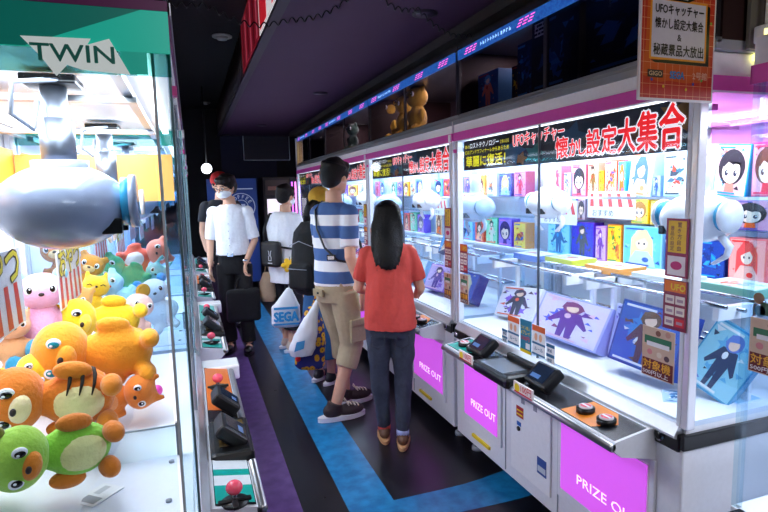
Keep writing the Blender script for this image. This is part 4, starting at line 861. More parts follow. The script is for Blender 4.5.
def person(label, loc, rotz, H, P, group=None):
    """P: arms {side: (elbow, wrist)}, knees/ankles, toes, head yaw/pitch, garments; local frame faces +y, side +1 is the person's right (+x)"""
    s = H/1.75
    t = thing('person', label, 'person', loc, rotz, group)
    sw = P.get('shoulder', .175); g = P.get('girth', 1.0)
    sk = P.get('skin', SKIN)
    legs, arms = P['legs'], P['arms']; lean = P.get('lean', 0.0)
    def S(p): return V(p)*s
    HP = S((0, .02+lean, 1.53))
    hm = Matrix.Translation(HP) @ Matrix.Rotation(P.get('yaw', 0), 4, 'Z') @ Matrix.Rotation(P.get('pitch', 0), 4, 'X')
    hr = hm.to_3x3()
    def hp(p): return hm @ (V(p)*s)
    tors = [(.90, .155, .112), (.98, .152, .112), (1.08, .132, .10), (1.20, .145, .108), (1.32, .165, .112), (1.40, .165, .10), (1.445, .12, .08), (1.475, .062, .058), (1.55, .054, .056)]
    b = MB()
    b.loft([(z*s, 0, lean*max(0, (z-.9)/.6)*s + (.01 if z > 1.4 else 0), rx*s*(g if z < 1.44 else 1)*(sw/.175 if 1.15 < z < 1.46 else 1), ry*s*g) for z, rx, ry in tors], sk)
    for sd in (-1, 1):
        sh = S((sd*sw, lean, 1.40)); el, wr = [S(q) for q in arms[sd][:2]]
        b.ell(sh, .052*s, sk); b.tube([sh, (sh+el)/2, el, el+(wr-el)*.3, wr], [.048*s*g, .044*s*g, .036*s, .038*s*g, .025*s], sk, 14)
        hd = (wr-el).normalized(); hd = V(arms[sd][2]) if len(arms[sd]) > 2 else hd
        hand(b, wr, hd, arms[sd][3] if len(arms[sd]) > 3 else (0, 1, 0), arms[sd][4] if len(arms[sd]) > 4 else (-sd, 0, 0), arms[sd][5] if len(arms[sd]) > 5 else .45, s, sk)
        hip = S((sd*.085, 0, .90)); kn, an, toe = [S(q) for q in legs[sd]]
        b.tube([hip, hip+(kn-hip)*.5, kn, kn+(an-kn)*.32, an], [.092*s*g, .074*s*g, .052*s, .054*s*g, .036*s], sk, 16)
        b.ell(an, .038*s, sk); fd = (toe-an); b.tube([an-V((0, 0, .02)), an+fd*.5-V((0, 0, .01)), toe], [.036*s, .034*s, .03*s], sk, 12)
    # head
    for c, r in (((0, .005, .125), (.076, .094, .098)), ((0, .03, .062), (.058, .066, .062)), ((0, .075, .025), (.028, .026, .022)), ((0, -.02, .11), (.07, .08, .085))):
        b.ell(hp(c), tuple(x*s for x in r), sk, hr, 20, 14)
    b.tube([hp((0, .096, .115)), hp((0, .112, .085)), hp((0, .104, .075))], [.008*s, .014*s, .012*s], sk, 10)
    for sd in (-1, 1): b.ell(hp((sd*.077, .0, .10)), (.011*s, .019*s, .031*s), sk, hr, 12, 8)
    b.tube([hp((-.022, .094, .045)), hp((0, .102, .046)), hp((.022, .094, .045))], [.006*s, .009*s, .006*s], sk, 8)
    blob(b, 'body', t, .0062, 2, mtl=sk)
    for sd in (-1, 1):
        e = MB(); e.ell(hp((sd*.032, .088, .115)), (.014*s, .009*s, .009*s), WHITE, hr, 12, 8); e.ell(hp((sd*.032, .095, .115)), (.007*s, .005*s, .007*s), BLACK, hr, 10, 8); e.build('eye', t)
        e = MB(); e.tube([hp((sd*.014, .099, .137)), hp((sd*.034, .100, .144)), hp((sd*.055, .088, .138))], .0035*s, HAIRM, 6); e.build('eyebrow', t)
    m = MB(); m.tube([hp((-.02, .1015, .045)), hp((0, .110, .046)), hp((.02, .1015, .045))], .0035*s, mat('#b5605a', .5), 6); m.build('mouth', t)
    # hair
    h = MB(); st = P.get('hair', 'short')
    h.ell(hp((0, -.012, .150)), (.091*s, .106*s, .092*s), HAIRM, hr); h.ell(hp((0, -.042, .115)), (.080*s, .078*s, .085*s), HAIRM, hr)
    for k in range(7):
        a = -1.1+k*.37; h.ell(hp((math.sin(a)*.065, math.cos(a)*.075, .185)), (.03*s, .03*s, .03*s), HAIRM, hr, 10, 8)
    if st == 'short':
        h.ell(hp((0, -.058, .07)), (.060*s, .042*s, .042*s), HAIRM, hr)
        for sd in (-1, 1): h.ell(hp((sd*.074, .012, .13)), (.016*s, .035*s, .04*s), HAIRM, hr)
        for k in range(34):
            a = k*2.4; el_ = .15+1.3*((k*.618) % 1); h.ell(hp((math.cos(a)*math.cos(el_)*.082, math.sin(a)*math.cos(el_)*.096-.014, .15+math.sin(el_)*.080)), (.020*s, .020*s, .018*s), HAIRM, hr, 8, 6)
    if st == 'long':
        hz = [(0, 0, .235, .03, .03), (0, -.015, .20, .085, .085), (0, -.02, .13, .100, .10), (0, -.045, .05, .104, .094), (0, -.085, -.03, .106, .085), (0, -.120, -.09, .100, .060), (0, -.140, -.16, .082, .045), (.004, -.150, -.22, .060, .032), (.01, -.150, -.25, .03, .02)]
        n = 26; vs_, fs = [], []
        for i, (cx, cy, z, rx, ry) in enumerate(hz):
            for k in range(n): a = 2*PI*k/n; vs_.append(hp((cx+rx*math.cos(a), cy+ry*math.sin(a), z)))
        for i in range(len(hz)-1):
            for k in range(n): fs.append((i*n+k, (i+1)*n+k, (i+1)*n+(k+1) % n, i*n+(k+1) % n))
        fs.append(tuple(range(n))); fs.append(tuple(len(vs_)-n+k for k in range(n))[::-1]); h.add(vs_, fs, HAIRM, True)
        for k in range(16):
            x = -.10+k*.2/15; h.tube([hp((x*.6, -.09, .19)), hp((x, -.13+abs(x)*.3, .05)), hp((x*1.02, -.170+abs(x)*.35, -.10)), hp((x*.75, -.175+abs(x)*.2, -.24-.035*math.sin(k*2.1)))], [.012*s, .013*s, .011*s, .004*s], HAIRM, 6)
    blob(h, 'hair', t, .0075, 1, mtl=HAIRM)
    # shirt
    sm, hem = P['shirt'], P.get('hem', .86); sl = P.get('sleeve', .62)
    b = MB(); ease = P.get('ease', .02)
    sec = [(hem, .165, .125), (.98 if hem < .95 else hem+.03, .162, .122), (1.10, .152, .115), (1.22, .158, .118), (1.33, .17, .118), (1.41, .165, .10), (1.445, .125, .085), (1.472, .075, .067)]
    b.loft([(z*s, 0, lean*max(0, (z-.9)/.6)*s, (rx*g*(sw/.175 if z > 1.15 else 1)+ease)*s, (ry*g+ease)*s) for z, rx, ry in sec], sm)
    cuffs = []
    for sd in (-1, 1):
        sh = S((sd*sw*.98, lean, 1.395)); el, wr = [S(q) for q in arms[sd][:2]]
        ext = P.get('long_sleeve', False)
        if ext: pts = [sh, (sh+el)/2, el, el+(wr-el)*.35]; rr = [.068, .062, .056, .052]
        else: pts = [sh, sh+(el-sh)*.35, sh+(el-sh)*sl]; rr = [.068, .070, .068]
        q_ = P.get('sleeve_r', .92); b.ell(sh, .062*s, sm); b.tube(pts, [x*s*g*q_ for x in rr], sm, 16)
    blob(b, 'shirt', t, .0075, 2, P.get('wrinkle', .005), 11, mtl=sm)
    # trousers
    pm = P['trousers']; b = MB(); leg_end = P.get('leg_end', .97); lr = P.get('leg_r', (.10, .085, .068, .062))
    b.loft([(z_*s, 0, 0, (a_*g+.010)*s, (b_*g+.010)*s) for z_, a_, b_ in ((.80, .16, .115), (.90, .170, .125), (1.0, .160, .118), (1.04, .155, .113))], pm)
    for sd in (-1, 1):
        hip = S((sd*.085, 0, .88)); kn, an, toe = [S(q) for q in legs[sd]]
        if leg_end <= .55: pts = [hip, hip+(kn-hip)*.5, kn, kn+(an-kn)*(leg_end-.5)*2]
        else: pts = [hip, hip+(kn-hip)*.5, kn, kn+(an-kn)*((leg_end-.5)*2)]
        b.tube(pts, [x*s*g for x in lr], pm, 18)
    if P.get('skirt'):
        z = P['skirt']; b.loft([(z*s, 0, 0, .21*s, .19*s), (.7*s, 0, 0, .20*s, .17*s), (.98*s, 0, 0, .16*s, .12*s)], pm)
    tr = blob(b, 'skirt' if P.get('skirt') else 'trousers', t, .0075, 2, P.get('twrinkle', .006), 12, mtl=pm)
    # shoes
    for sd in (-1, 1):
        kn, an, toe = [S(q) for q in legs[sd]]; d = (toe-an); d.z = 0; d.normalize(); n = V((-d.y, d.x, 0)); mx = Matrix((n, d, V((0, 0, 1)))).transposed()
        c = V((an.x, an.y, 0)) + d*.045*s; z0 = max(0, an.z - .085*s); s0 = s; s = s*P.get('shoe_s', 1)
        b = MB(); b.ell(c + d*.055*s + V((0, 0, z0+.045*s)), (.046*s, .085*s, .036*s), P['shoe'], mx); b.ell(c - d*.05*s + V((0, 0, z0+.055*s)), (.042*s, .065*s, .045*s), P['shoe'], mx)
        b.tube([c - d*.055*s + V((0, 0, z0+.06*s)), V((an.x, an.y, z0+.10*s))], [.045*s, .044*s], P['shoe'], 14)
        so = blob(b, 'shoe', t, .006, 2, mtl=P['shoe'])
        k = MB(); pts = [(math.cos(a)*.050*(1 if math.sin(a) > 0 else .88), math.sin(a)*.148) for a in [2*PI*q/28 for q in range(28)]]
        k.prism([(x*s, y*s) for x, y in pts], c + V((0, 0, z0+.026*s)), n if n.cross(d).z > 0 else -n, d, .026*s, P['sole']); k.build('sole', so)
        if P.get('laces'):
            k = MB()
            for q in range(4): p0 = c + d*(.03+q*.022)*s + V((0, 0, z0+(.088-q*.006)*s)); k.tube([p0-n*.028*s, p0+V((0, 0, .006*s)), p0+n*.028*s], .0045*s, mat('#e8dcc8', .7), 6)
            p0 = c + d*.03*s + V((0, 0, z0+.095*s))
            for sg in (-1, 1): k.tube([p0, p0+n*sg*.03*s+V((0, 0, .012)), p0+n*sg*.045*s-V((0, 0, .01)), p0+n*sg*.02*s], .004*s, mat('#e8dcc8', .7), 6)
            k.build('shoelace', so)
        s = s0
    if P.get('mask'):
        mk = MB(); mm = mat('#eef2f6', .6); r = []
        mk.ell(hp((0, .045, .062)), (.064*s, .078*s, .050*s), mm, hr, 18, 12); o = mk.build('face_mask', t, label='white face mask')
        q = MB()
        for sd in (-1, 1): q.tube([hp((sd*.060, .06, .075)), hp((sd*.076, .01, .10))], .002*s, mm, 6)
        q.build('ear_loop', o)
    return t, s, hm, hp, S

def striped(c1, c2, period, phase, duty=.5):
    m = bpy.data.materials.new('striped_knit'); m.use_nodes = True; nt = m.node_tree; b = nt.nodes['Principled BSDF']
    tc = nt.nodes.new('ShaderNodeTexCoord'); sp = nt.nodes.new('ShaderNodeSeparateXYZ'); nt.links.new(tc.outputs['Object'], sp.inputs[0])
    def mth(op, a, bb):
        n = nt.nodes.new('ShaderNodeMath'); n.operation = op
        for k, q in enumerate((a, bb)):
            if isinstance(q, (int, float)): n.inputs[k].default_value = q
            else: nt.links.new(q, n.inputs[k])
        return n.outputs[0]
    fr = mth('FRACT', mth('DIVIDE', mth('ADD', sp.outputs['Z'], phase), period), 0)
    g = mth('GREATER_THAN', fr, duty)
    n = nt.nodes.new('ShaderNodeTexNoise'); n.inputs['Scale'].default_value = 140; nt.links.new(tc.outputs['Object'], n.inputs['Vector'])
    mx = nt.nodes.new('ShaderNodeMix'); mx.data_type = 'RGBA'; mx.inputs[6].default_value = lin(c1); mx.inputs[7].default_value = lin(c2)
    nt.links.new(g, mx.inputs[0]); nt.links.new(mx.outputs[2], b.inputs['Base Color']); b.inputs['Roughness'].default_value = .85
    bp = nt.nodes.new('ShaderNodeBump'); bp.inputs['Strength'].default_value = .3; nt.links.new(n.outputs[0], bp.inputs['Height']); nt.links.new(bp.outputs[0], b.inputs['Normal'])
    return m
def cloth(c, **k): return mat(c, .85, bump=.35, scale=45, vary=k.get('vary', .10))

# coral shirt woman
t, s, hm, hp, S = person('person with long black hair, coral shirt and grey jeans, back to the camera', (1.115, 3.10, 0), R_(-20), 1.51, dict(
    shoulder=.15, girth=.94, hair='long', yaw=R_(-3), pitch=R_(-8), shirt=cloth('#cc483e'), hem=.86, sleeve=.72, ease=.032, wrinkle=.010,
    twrinkle=.010, trousers=cloth('#343b4a', vary=.35), leg_r=(.102, .090, .072, .055), leg_end=.97, shoe=mat('#6a4a34', .6, bump=.3), sole=mat('#c99a6a', .6),
    arms={-1: ((-.225, .06, 1.14), (-.17, .26, 1.08), (.2, 1, -.1), (1, 0, .3), (0, 0, -1)), 1: ((.225, .05, 1.13), (.20, .24, 1.04), (0, 1, -.1), (-1, 0, .3), (0, 0, -1))},
    legs={-1: ((-.085, .01, .50), (-.060, .04, .09), (-.070, .15, .03)), 1: ((.090, .0, .50), (.075, -.07, .09), (.085, .05, .03))}))
for sd in (-1, 1):
    k = MB(); an = S((-.060, .04, .09) if sd < 0 else (.075, -.07, .09)); k.tube([an+V((0, 0, -.01)), an+V((0, 0, .035))], .040, mat('#9aa4c8' if sd > 0 else '#e05a50', .8), 14); k.build('sock', t)
k = MB()
for x in (-.085, .085): k.tube([S((x-.045, -.124, .83)), S((x-.045, -.112, .76)), S((x, -.112, .74)), S((x+.045, -.112, .76)), S((x+.045, -.124, .83))], .004, mat('#2a2f3c', .8), 6)
k.build('pocket', t)

# striped shirt man
PHI = R_(-64)
t, s, hm, hp, S = person('tall person in a blue and white striped t-shirt and cropped khaki trousers', (.925, 3.68, 0), PHI, 1.80, dict(
    hair='short', yaw=R_(10), pitch=R_(-6), shirt=striped('#e9e9ec', '#44659c', .156, .045, .46), hem=.915, sleeve=.78, ease=.016, wrinkle=.008, shoulder=.165, girth=.93, sleeve_r=.9,
    trousers=cloth('#b3a384', vary=.12), leg_r=(.105, .098, .088, .078), leg_end=.68, shoe=mat('#3a2c2c', .7, bump=.4), sole=mat('#e6e6ea', .5), laces=True,
    arms={-1: ((-.24, .08, 1.12), (-.20, .28, 1.02)), 1: ((.225, -.06, 1.12), (.235, .03, .885), (.0, .25, -1), (0, 1, .2), (-1, 0, 0), .5)},
    legs={-1: ((-.10, .12, .50), (-.09, .13, .09), (-.04, .27, .03)), 1: ((.09, .05, .50), (.07, -.10, .09), (.12, .03, .03))}, shoe_s=1.16))
k = MB(); st = mat('#1a1a1e', .5)
k.tube([S(q) for q in ((-.08, -.03, 1.475), (-.05, -.115, 1.42), (.0, -.145, 1.30), (.08, -.148, 1.18), (.16, -.11, 1.10), (.205, -.03, 1.08), (.195, .08, 1.09), (.10, .15, 1.18), (-.02, .15, 1.33), (-.09, .08, 1.45), (-.08, -.03, 1.475))], .014, st, 8, sq=.35)
ss = k.build('shoulder_strap', t)
k = MB(); k.box((-.03, -.008, -.02), (.03, .008, .02), st, .004, Matrix.Translation(S((.13, -.138, 1.12))) @ Matrix.Rotation(R_(35), 4, 'Z')); k.box((-.022, -.010, -.012), (.022, -.008, .012), CHROME, 0, Matrix.Translation(S((.13, -.138, 1.12))) @ Matrix.Rotation(R_(35), 4, 'Z')); k.build('strap_buckle', ss)
pm = cloth('#a99877')
k = MB(); k.box((-.01, -.07, -.085), (.016, .07, .075), pm, .008, Matrix.Translation(S((.178, .03, .62)))); k.box((.010, -.075, .03), (.024, .075, .08), pm, .006, Matrix.Translation(S((.178, .03, .62)))); k.build('cargo_pocket', t)
k = MB(); k.box((-.06, -.152, .85), (.04, -.138, .90), pm, .005, Matrix.Scale(s, 4)); k.box((-.012, -.156, .868), (.004, -.150, .882), BLACK, 0, Matrix.Scale(s, 4)); k.build('back_pocket', t)
k = MB(); k.tube([S((x, y, .345)) for x, y in ((0.02, 0.01), (.08, -.06))], .002, pm, 6); k.build('seam', t)

# woman in the yellow cap
t, s, hm, hp, S = person('person in a mustard yellow cap with ponytail, white top and blue denim skirt', (.985, 4.36, 0), R_(-50), 1.60, dict(
    hair='short', yaw=R_(5), shirt=cloth('#eceef2'), hem=.88, sleeve=.6, shoulder=.16, trousers=cloth('#1f5688'), skirt=.26, leg_end=.7, leg_r=(.1, .08, .06, .05), shoe=mat('#222228', .5), sole=WHITE2,
    arms={-1: ((-.21, -.05, 1.12), (-.215, .02, .86), (0, .1, -1), (0, 1, 0), (1, 0, 0), 1.1), 1: ((.20, .05, 1.12), (.16, .25, 1.02))},
    legs={-1: ((-.09, .02, .50), (-.08, .0, .09), (-.08, .12, .03)), 1: ((.09, .02, .50), (.08, -.03, .09), (.09, .08, .03))}))
CAPM = cloth('#c99a2c')
k = MB(); k.ell(hp((0, -.012, .160)), (.100*s, .116*s, .095*s), CAPM, hm.to_3x3(), 24, 16)
cp = blob(k, 'cap', t, .006, 1, mtl=CAPM, label='mustard yellow cap')
k = MB(); k.ell(hp((0, .14, .165)), (.07*s, .07*s, .008*s), CAPM, hm.to_3x3()); k.build('cap_brim', cp)
k = MB(); k.ell(hp((0, -.105, .115)), (.045*s, .032*s, .030*s), HAIRM, hm.to_3x3()); k.build('cap_opening', cp)
k = MB(); k.tube([hp((0, -.11, .12)), hp((-.01, -.17, .08)), hp((-.02, -.19, 0)), hp((-.03, -.19, -.12)), hp((-.03, -.185, -.25)), hp((-.03, -.18, -.34))], [.025, .034, .038, .034, .024, .006], HAIRM, 12); blob(k, 'ponytail', t, .008, 1, .003, 20, mtl=HAIRM)

# white shirt person
t, s, hm, hp, S = person('person in a loose long white shirt with a small black crossbody bag, from behind', (.875, 5.45, 0), R_(-55), 1.66, dict(
    hair='short', yaw=R_(5), pitch=R_(-4), mask=True, shirt=cloth('#edeef2'), hem=.74, sleeve=.85, ease=.045, wrinkle=.012, trousers=cloth('#17171c'), leg_end=.82, leg_r=(.105, .10, .095, .10),
    shoe=mat('#c8b8a8', .6), sole=WHITE2,
    arms={-1: ((-.23, .06, 1.13), (-.20, .30, 1.06)), 1: ((.235, .04, 1.12), (.19, .27, 1.05))},
    legs={-1: ((-.09, .03, .50), (-.08, .02, .09), (-.07, .14, .03)), 1: ((.09, .0, .50), (.08, -.06, .09), (.09, .06, .03))}))
k = MB(); bb = mat('#121216', .6, bump=.2); k.box((-.12, -.04, -.13), (.12, .04, .12), bb, .03, Matrix.Translation(S((.0, -.21, 1.06)))); bg = k.build('crossbody_bag', t, label='black bag with a white rabbit-shaped mark')
k = MB(); o = S((0, -.21, 1.06)) + V((.02, -.0415, -.02)); wm = mat('#d8dade', .6)
for sx in (-1, 1): k.tube([o+V((sx*.016, 0, -.045)), o+V((sx*.018, 0, -.015)), o+V((sx*.008, 0, .005)), o+V((sx*.014, 0, .045)), o+V((sx*.022, 0, .05))], .0035, wm, 6)
k.tube([o+V((-.016, 0, -.045)), o+V((.016, 0, -.045))], .0035, wm, 6); k.poly(rect(-.03, -.075, .03, -.065), o, UX, UZ, wm, .001); k.build('bag_emblem', bg)
k = MB(); k.tube([S(q) for q in ((-.11, -.20, 1.15), (-.15, -.16, 1.30), (-.12, -.10, 1.46), (-.05, .03, 1.475), (.05, .16, 1.32), (.16, .10, 1.18), (.2, -.08, 1.10), (.11, -.20, 1.13))], .012, bb, 8, sq=.3); k.build('bag_strap', bg)

# man with glasses and mask
t, s, hm, hp, S = person('person in white shirt, face mask and glasses looking down at the left machines', (.375, 5.58, 0), R_(162), 1.77, dict(
    hair='short', yaw=R_(-28), pitch=R_(-14), mask=True, lean=.05, girth=.86, shirt=cloth('#f2f3f6'), hem=.985, sleeve=.92, ease=.026, wrinkle=.008, shoulder=.165, trousers=cloth('#101014'), leg_end=.97, leg_r=(.105, .095, .085, .078),
    shoe=mat('#0c0c0e', .3), sole=BLACK,
    arms={-1: ((-.215, .02, 1.12), (-.13, .10, .90), (.05, .1, -1), (0, 1, 0), (-1, 0, 0), 1.0), 1: ((.215, .03, 1.12), (.20, .12, .88), (0, .1, -1), (0, 1, 0), (-1, 0, 0), .5)},
    legs={-1: ((-.10, .04, .50), (-.11, .02, .09), (-.12, .14, .03)), 1: ((.09, .04, .50), (.08, -.03, .09), (.09, .10, .03))}))
k = MB(); gm = mat('#3a2a20', .3)
for sx in (-1, 1):
    c0 = V((sx*.032, .108, .112)); k.tube([hp(c0+V((math.cos(a)*.024, 0, math.sin(a)*.018))) for a in [2*PI*q/16 for q in range(17)]], .0022, gm, 6)
    k.tube([hp((sx*.056, .106, .115)), hp((sx*.079, .02, .115))], .0022, gm, 6)
k.tube([hp((-.009, .110, .115)), hp((.009, .110, .115))], .0022, gm, 6); k.build('glasses', t)
k = MB(); k.loft([(.975*s, 0, 0, .170*s, .132*s), (1.01*s, 0, 0, .170*s, .132*s)], mat('#0c0c0e', .4)); k.build('belt', t); MB().box((-.03, .132, .985), (.03, .142, 1.02), CHROME, .002).build('belt_buckle', t)
k = MB(); w_ = S((-.13, .10, .90)); k.tube([w_+V((0, -.005, .03)), w_+V((0, -.003, .045))], .031, CHROME, 16); k.build('wristwatch', t)
k = MB()
for q in range(5): k.ell(S((0, .162-.004*abs(q-3), 1.08+q*.07)), .006, WHITE2)
k.build('shirt_button', t)
# person behind him, only the red cap shows
t, s, hm, hp, S = person('person in a red cap and dark clothes standing behind the man with glasses', (.335, 6.75, 0), R_(190), 1.82, dict(
    hair='short', shirt=cloth('#1c1c24'), hem=.88, trousers=cloth('#14141a'), shoe=BLACK, sole=BLACK,
    arms={-1: ((-.22, .02, 1.12), (-.20, .12, .90)), 1: ((.22, .02, 1.12), (.20, .12, .90))}, legs={-1: ((-.09, .03, .50), (-.09, .0, .09), (-.09, .12, .03)), 1: ((.09, .03, .50), (.09, 0, .09), (.09, .12, .03))}))
k = MB(); k.ell(hp((0, -.008, .165)), (.103*s, .118*s, .095*s), cloth('#b81a1e'), hm.to_3x3(), 24, 16); k.build('cap', t, label='red cap')

# ------------------------------------------------------------------ bags
def sack(mb, top, bot, w0, w1, d, m, n=24):
    top, bot = V(top), V(bot); secs = []
    for i in range(9):
        u = i/8; c = bot.lerp(top, u); prof = math.sin(min(1, u*2.2+.25)*PI/2)*(1-max(0, u-.35)*1.15); ww = (w1*(1-u)+w0*u)*max(prof, .12)
        secs.append((c.z, c.x, c.y, ww, d*max(prof, .15)))
    mb.loft(secs, m, n)
k = MB(); bm_ = cloth('#0f0f13')
k.box((-.165, -.055, 0), (.165, .055, .33), bm_, .035); t = thing('briefcase', 'soft black briefcase hanging from the hand of the person with glasses', 'bag', (.435, 5.47, .33), R_(4))
blob(k, 'bag_body', t, .008, 2, .006, 9, mtl=bm_)
k = MB(); k.tube([(-.06, 0, .32), (-.05, 0, .42), (0, 0, .46), (.05, 0, .42), (.06, 0, .32)], .010, bm_, 8); k.build('handle', t)
k = MB(); k.tube([(-.15, -.02, .325), (0, -.02, .335), (.15, -.02, .325)], .004, mat('#3a3a40', .3, .5), 6); k.build('zip', t)
# patterned bag, plastic bag, shop bag, backpack
def dots_mat():
    m = bpy.data.materials.new('patterned_print'); m.use_nodes = True; nt = m.node_tree; b = nt.nodes['Principled BSDF']
    tc = nt.nodes.new('ShaderNodeTexCoord'); v = nt.nodes.new('ShaderNodeTexVoronoi'); v.inputs['Scale'].default_value = 20
    nt.links.new(tc.outputs['Object'], v.inputs['Vector']); cr = nt.nodes.new('ShaderNodeValToRGB'); e = cr.color_ramp.elements; e[0].color = lin('#8a5a10'); e[0].position = 0; e[1].color = lin('#1c2470'); e[1].position = .45
    x = e.new(.16); x.color = lin('#d9a41c'); x = e.new(.36); x.color = lin('#c88a18'); cr.color_ramp.interpolation = 'CONSTANT'
    nt.links.new(v.outputs['Distance'], cr.inputs[0]); nt.links.new(cr.outputs[0], b.inputs['Base Color']); b.inputs['Roughness'].default_value = .7; return m
k = MB(); dm = dots_mat(); k.loft([(0, 0, 0, .09, .05), (.03, 0, 0, .115, .065), (.20, .01, 0, .115, .06), (.36, .02, 0, .09, .04), (.48, .03, 0, .03, .02)], dm)
t = thing('tote_bag', 'navy bag printed with round yellow flowers, hanging beside the striped-shirt person', 'bag', (.785, 4.0, .25), R_(-10))
blob(k, 'bag_body', t, .007, 2, .008, 10, mtl=dm)
k = MB(); k.tube([(.03, 0, .47), (.06, .0, .55), (.075, 0, .60)], .008, dm, 8); k.build('handle', t)
k = MB(); k.ell((-.09, -.055, .10), (.02, .015, .025), RED); k.ell((-.095, -.065, .14), (.016, .012, .016), WHITE); k.build('charm', t, label='small red and white charm')
PB = mat('#e6ecf2', .3, bump=.5, scale=14)
k = MB(); k.loft([(0, -.05, 0, .075, .05), (.05, -.04, 0, .10, .06), (.20, .0, 0, .075, .05), (.34, .06, 0, .03, .025), (.42, .09, 0, .012, .012)], PB)
t = thing('plastic_bag', 'white plastic carrier bag with a pale blue print, above the flower-printed bag', 'bag', (.745, 3.86, .40), R_(-10))
bb_ = blob(k, 'bag_body', t, .007, 2, .008, 14, mtl=PB)
k = MB(); k.tube([(.09, 0, .41), (.10, 0, .47)], .008, PB, 8); k.build('handle', t)
k = MB(); k.poly([(-.10, .05), (-.03, .07), (-.02, .13), (-.08, .12)], (0, -.072, 0), UX, UZ, mat('#4aa0d8', .4)); k.build('print', t)
t = thing('plastic_bag', 'white carrier bag with big light blue letters, held by the person in the yellow cap', 'bag', (.715, 4.62, .44), R_(-8))
k = MB(); k.loft([(0, 0, 0, .10, .035), (.03, 0, 0, .125, .05), (.18, 0, 0, .12, .05), (.27, .02, 0, .06, .035), (.34, .035, 0, .02, .015)], PB); blob(k, 'bag_body', t, .007, 2, .005, 12, mtl=PB)
k = MB(); lb = mat('#2f9fdc', .4); k.poly(rect(-.10, .165, .10, .185), (0, -.058, 0), UX, UZ, lb); k.poly(rect(-.11, .03, .11, .045), (0, -.058, 0), UX, UZ, lb); k.text('SEGA', (0, -.058, .065), UX, UZ, .08, lb, width=.20, bold=.06, center=True); k.build('lettering', t)
k = MB(); k.tube([(.035, 0, .33), (.05, 0, .40), (.06, .0, .44)], .007, PB, 8); k.build('handle', t)
t = thing('backpack', 'black backpack on the back of the person in the yellow cap', 'backpack', (.82, 4.14, .80), R_(-50))
k = MB(); bk = cloth('#101115'); k.loft([(0, 0, 0, .10, .06), (.04, 0, 0, .14, .085), (.30, 0, 0, .14, .085), (.48, 0, .01, .115, .065), (.56, 0, .03, .06, .035)], bk); k.box((-.10, -.12, .05), (.10, -.06, .25), bk, .025); pk = blob(k, 'pack_body', t, .008, 2, .006, 10, mtl=bk)
k = MB()
for x in (-.08, .08): k.tube([(x, .06, .52), (x, .16, .60), (x, .26, .58)], .014, bk, 8, sq=.4)
k.tube([(-.03, .03, .55), (-.02, .02, .61), (.02, .02, .61), (.03, .03, .55)], .008, bk, 8); k.tube([(.10, 0, .05), (.12, .02, -.02), (.10, .03, -.12)], .008, bk, 6); k.build('strap', t)
k = MB(); k.tube([(-.09, -.124, .21), (.09, -.124, .21)], .003, GREY, 6); k.tube([(-.11, -.07, .38), (.0, -.09, .42), (.11, -.07, .38)], .003, GREY, 6); k.build('zip', t)
# beige bag and yellow soft toy
t = thing('shoulder_bag', 'beige soft bag hanging beside the person in the loose white shirt', 'bag', (.685, 5.52, .50), 0)
k = MB(); bgm = cloth('#c6a888'); k.loft([(0, 0, 0, .06, .04), (.05, 0, 0, .085, .06), (.20, 0, 0, .08, .05), (.30, 0, 0, .04, .03)], bgm); blob(k, 'bag_body', t, .008, 2, .006, 10, mtl=bgm)
k = MB(); k.tube([(-.03, 0, .28), (0, .02, .40), (.03, 0, .28)], .007, bgm, 8); k.build('handle', t)
k = MB(); ym = fur('#f2bc1c'); k.ell((0, 0, .04), (.05, .04, .045), ym)
for q in range(6): a = q*PI/3; k.ell((math.cos(a)*.06, 0, .04+math.sin(a)*.05), (.026, .024, .026), ym)
o = blob(k, 'keychain_plush', None, .006, 2, mtl=ym); tag(o, 'small yellow flower-shaped soft toy dangling below the black crossbody bag', 'toy', None, (.86, 5.18, .86))
k = MB(); k.tube([(0, 0, .08), (0, .01, .12)], .003, BLACK, 6); k.build('loop', o)
k = MB(); k.ell((0, 0, 0), (.02, .02, .045), mat('#f4e01c', .5)); tag(k.build('charm'), 'bright yellow charm beside the strap of the black backpack', 'charm', None, (.80, 4.17, 1.03))

# ------------------------------------------------------------------ hanging sign
t = thing('hanging_sign', 'red and orange hanging sign with black Japanese lettering on a white field', 'sign', (1.190, 1.10, 1.79), R_(3))
OR = mat('#d85a1c', .45, vary=.3, scale=14); SW, SH = .262, .30
s_ = MB(); s_.box((-SW/2, 0, 0), (SW/2, .006, SH), mat('#e6dfe2', .4))
o = (0, 0, 0); s_.poly(rect(-SW/2+.005, .006, SW/2-.005, SH-.004), o, UX, UZ, mat('#c8321e', .45), .0003)
s_.poly([(-.118, .060), (-.06, .045), (-.03, .05), (.03, .046), (.08, .05), (.118, .064), (.118, .10), (.112, .13), (.108, .255), (-.108, .255), (-.112, .13), (-.118, .10)], o, UX, UZ, OR, .0004)
GL = mat('#f0a47a', .45)
for q in range(10): x = -SW/2+.012+q*.0252; s_.poly(rect(x-.0006, .006, x+.0006, SH-.004), o, UX, UZ, GL, .0006)
for q in range(14): z = .014+q*.026; s_.poly(rect(-SW/2+.005, z-.0006, SW/2-.005, z+.0006), o, UX, UZ, GL, .0006)
s_.poly([(-.095, .098), (-.08, .092), (.11, .092), (.108, .24), (.095, .243), (.1, .105)], o, UX, UZ, BLACK, .0008)
s_.poly(rect(-.100, .100, .098, .247), o, UX, UZ, mat('#f2a02a', .4), .0009)
s_.poly(rect(-.094, .105, .092, .242), o, UX, UZ, mat('#dcd6e4', .4), .0012)
s_.poly([(-.08, .244), (.03, .244), (.06, .256), (.03, .274), (-.10, .274), (-.10, .25)], o, UX, UZ, BLACK, .0014)
s_.build('sign_board', t)
s_ = MB(); BK = mat('#1a0e10', .4); cw = WHITE
s_.text('第1弾企画', (-.075, 0, .250), UX, UZ, .017, cw, width=.10, off=.002, bold=.02)
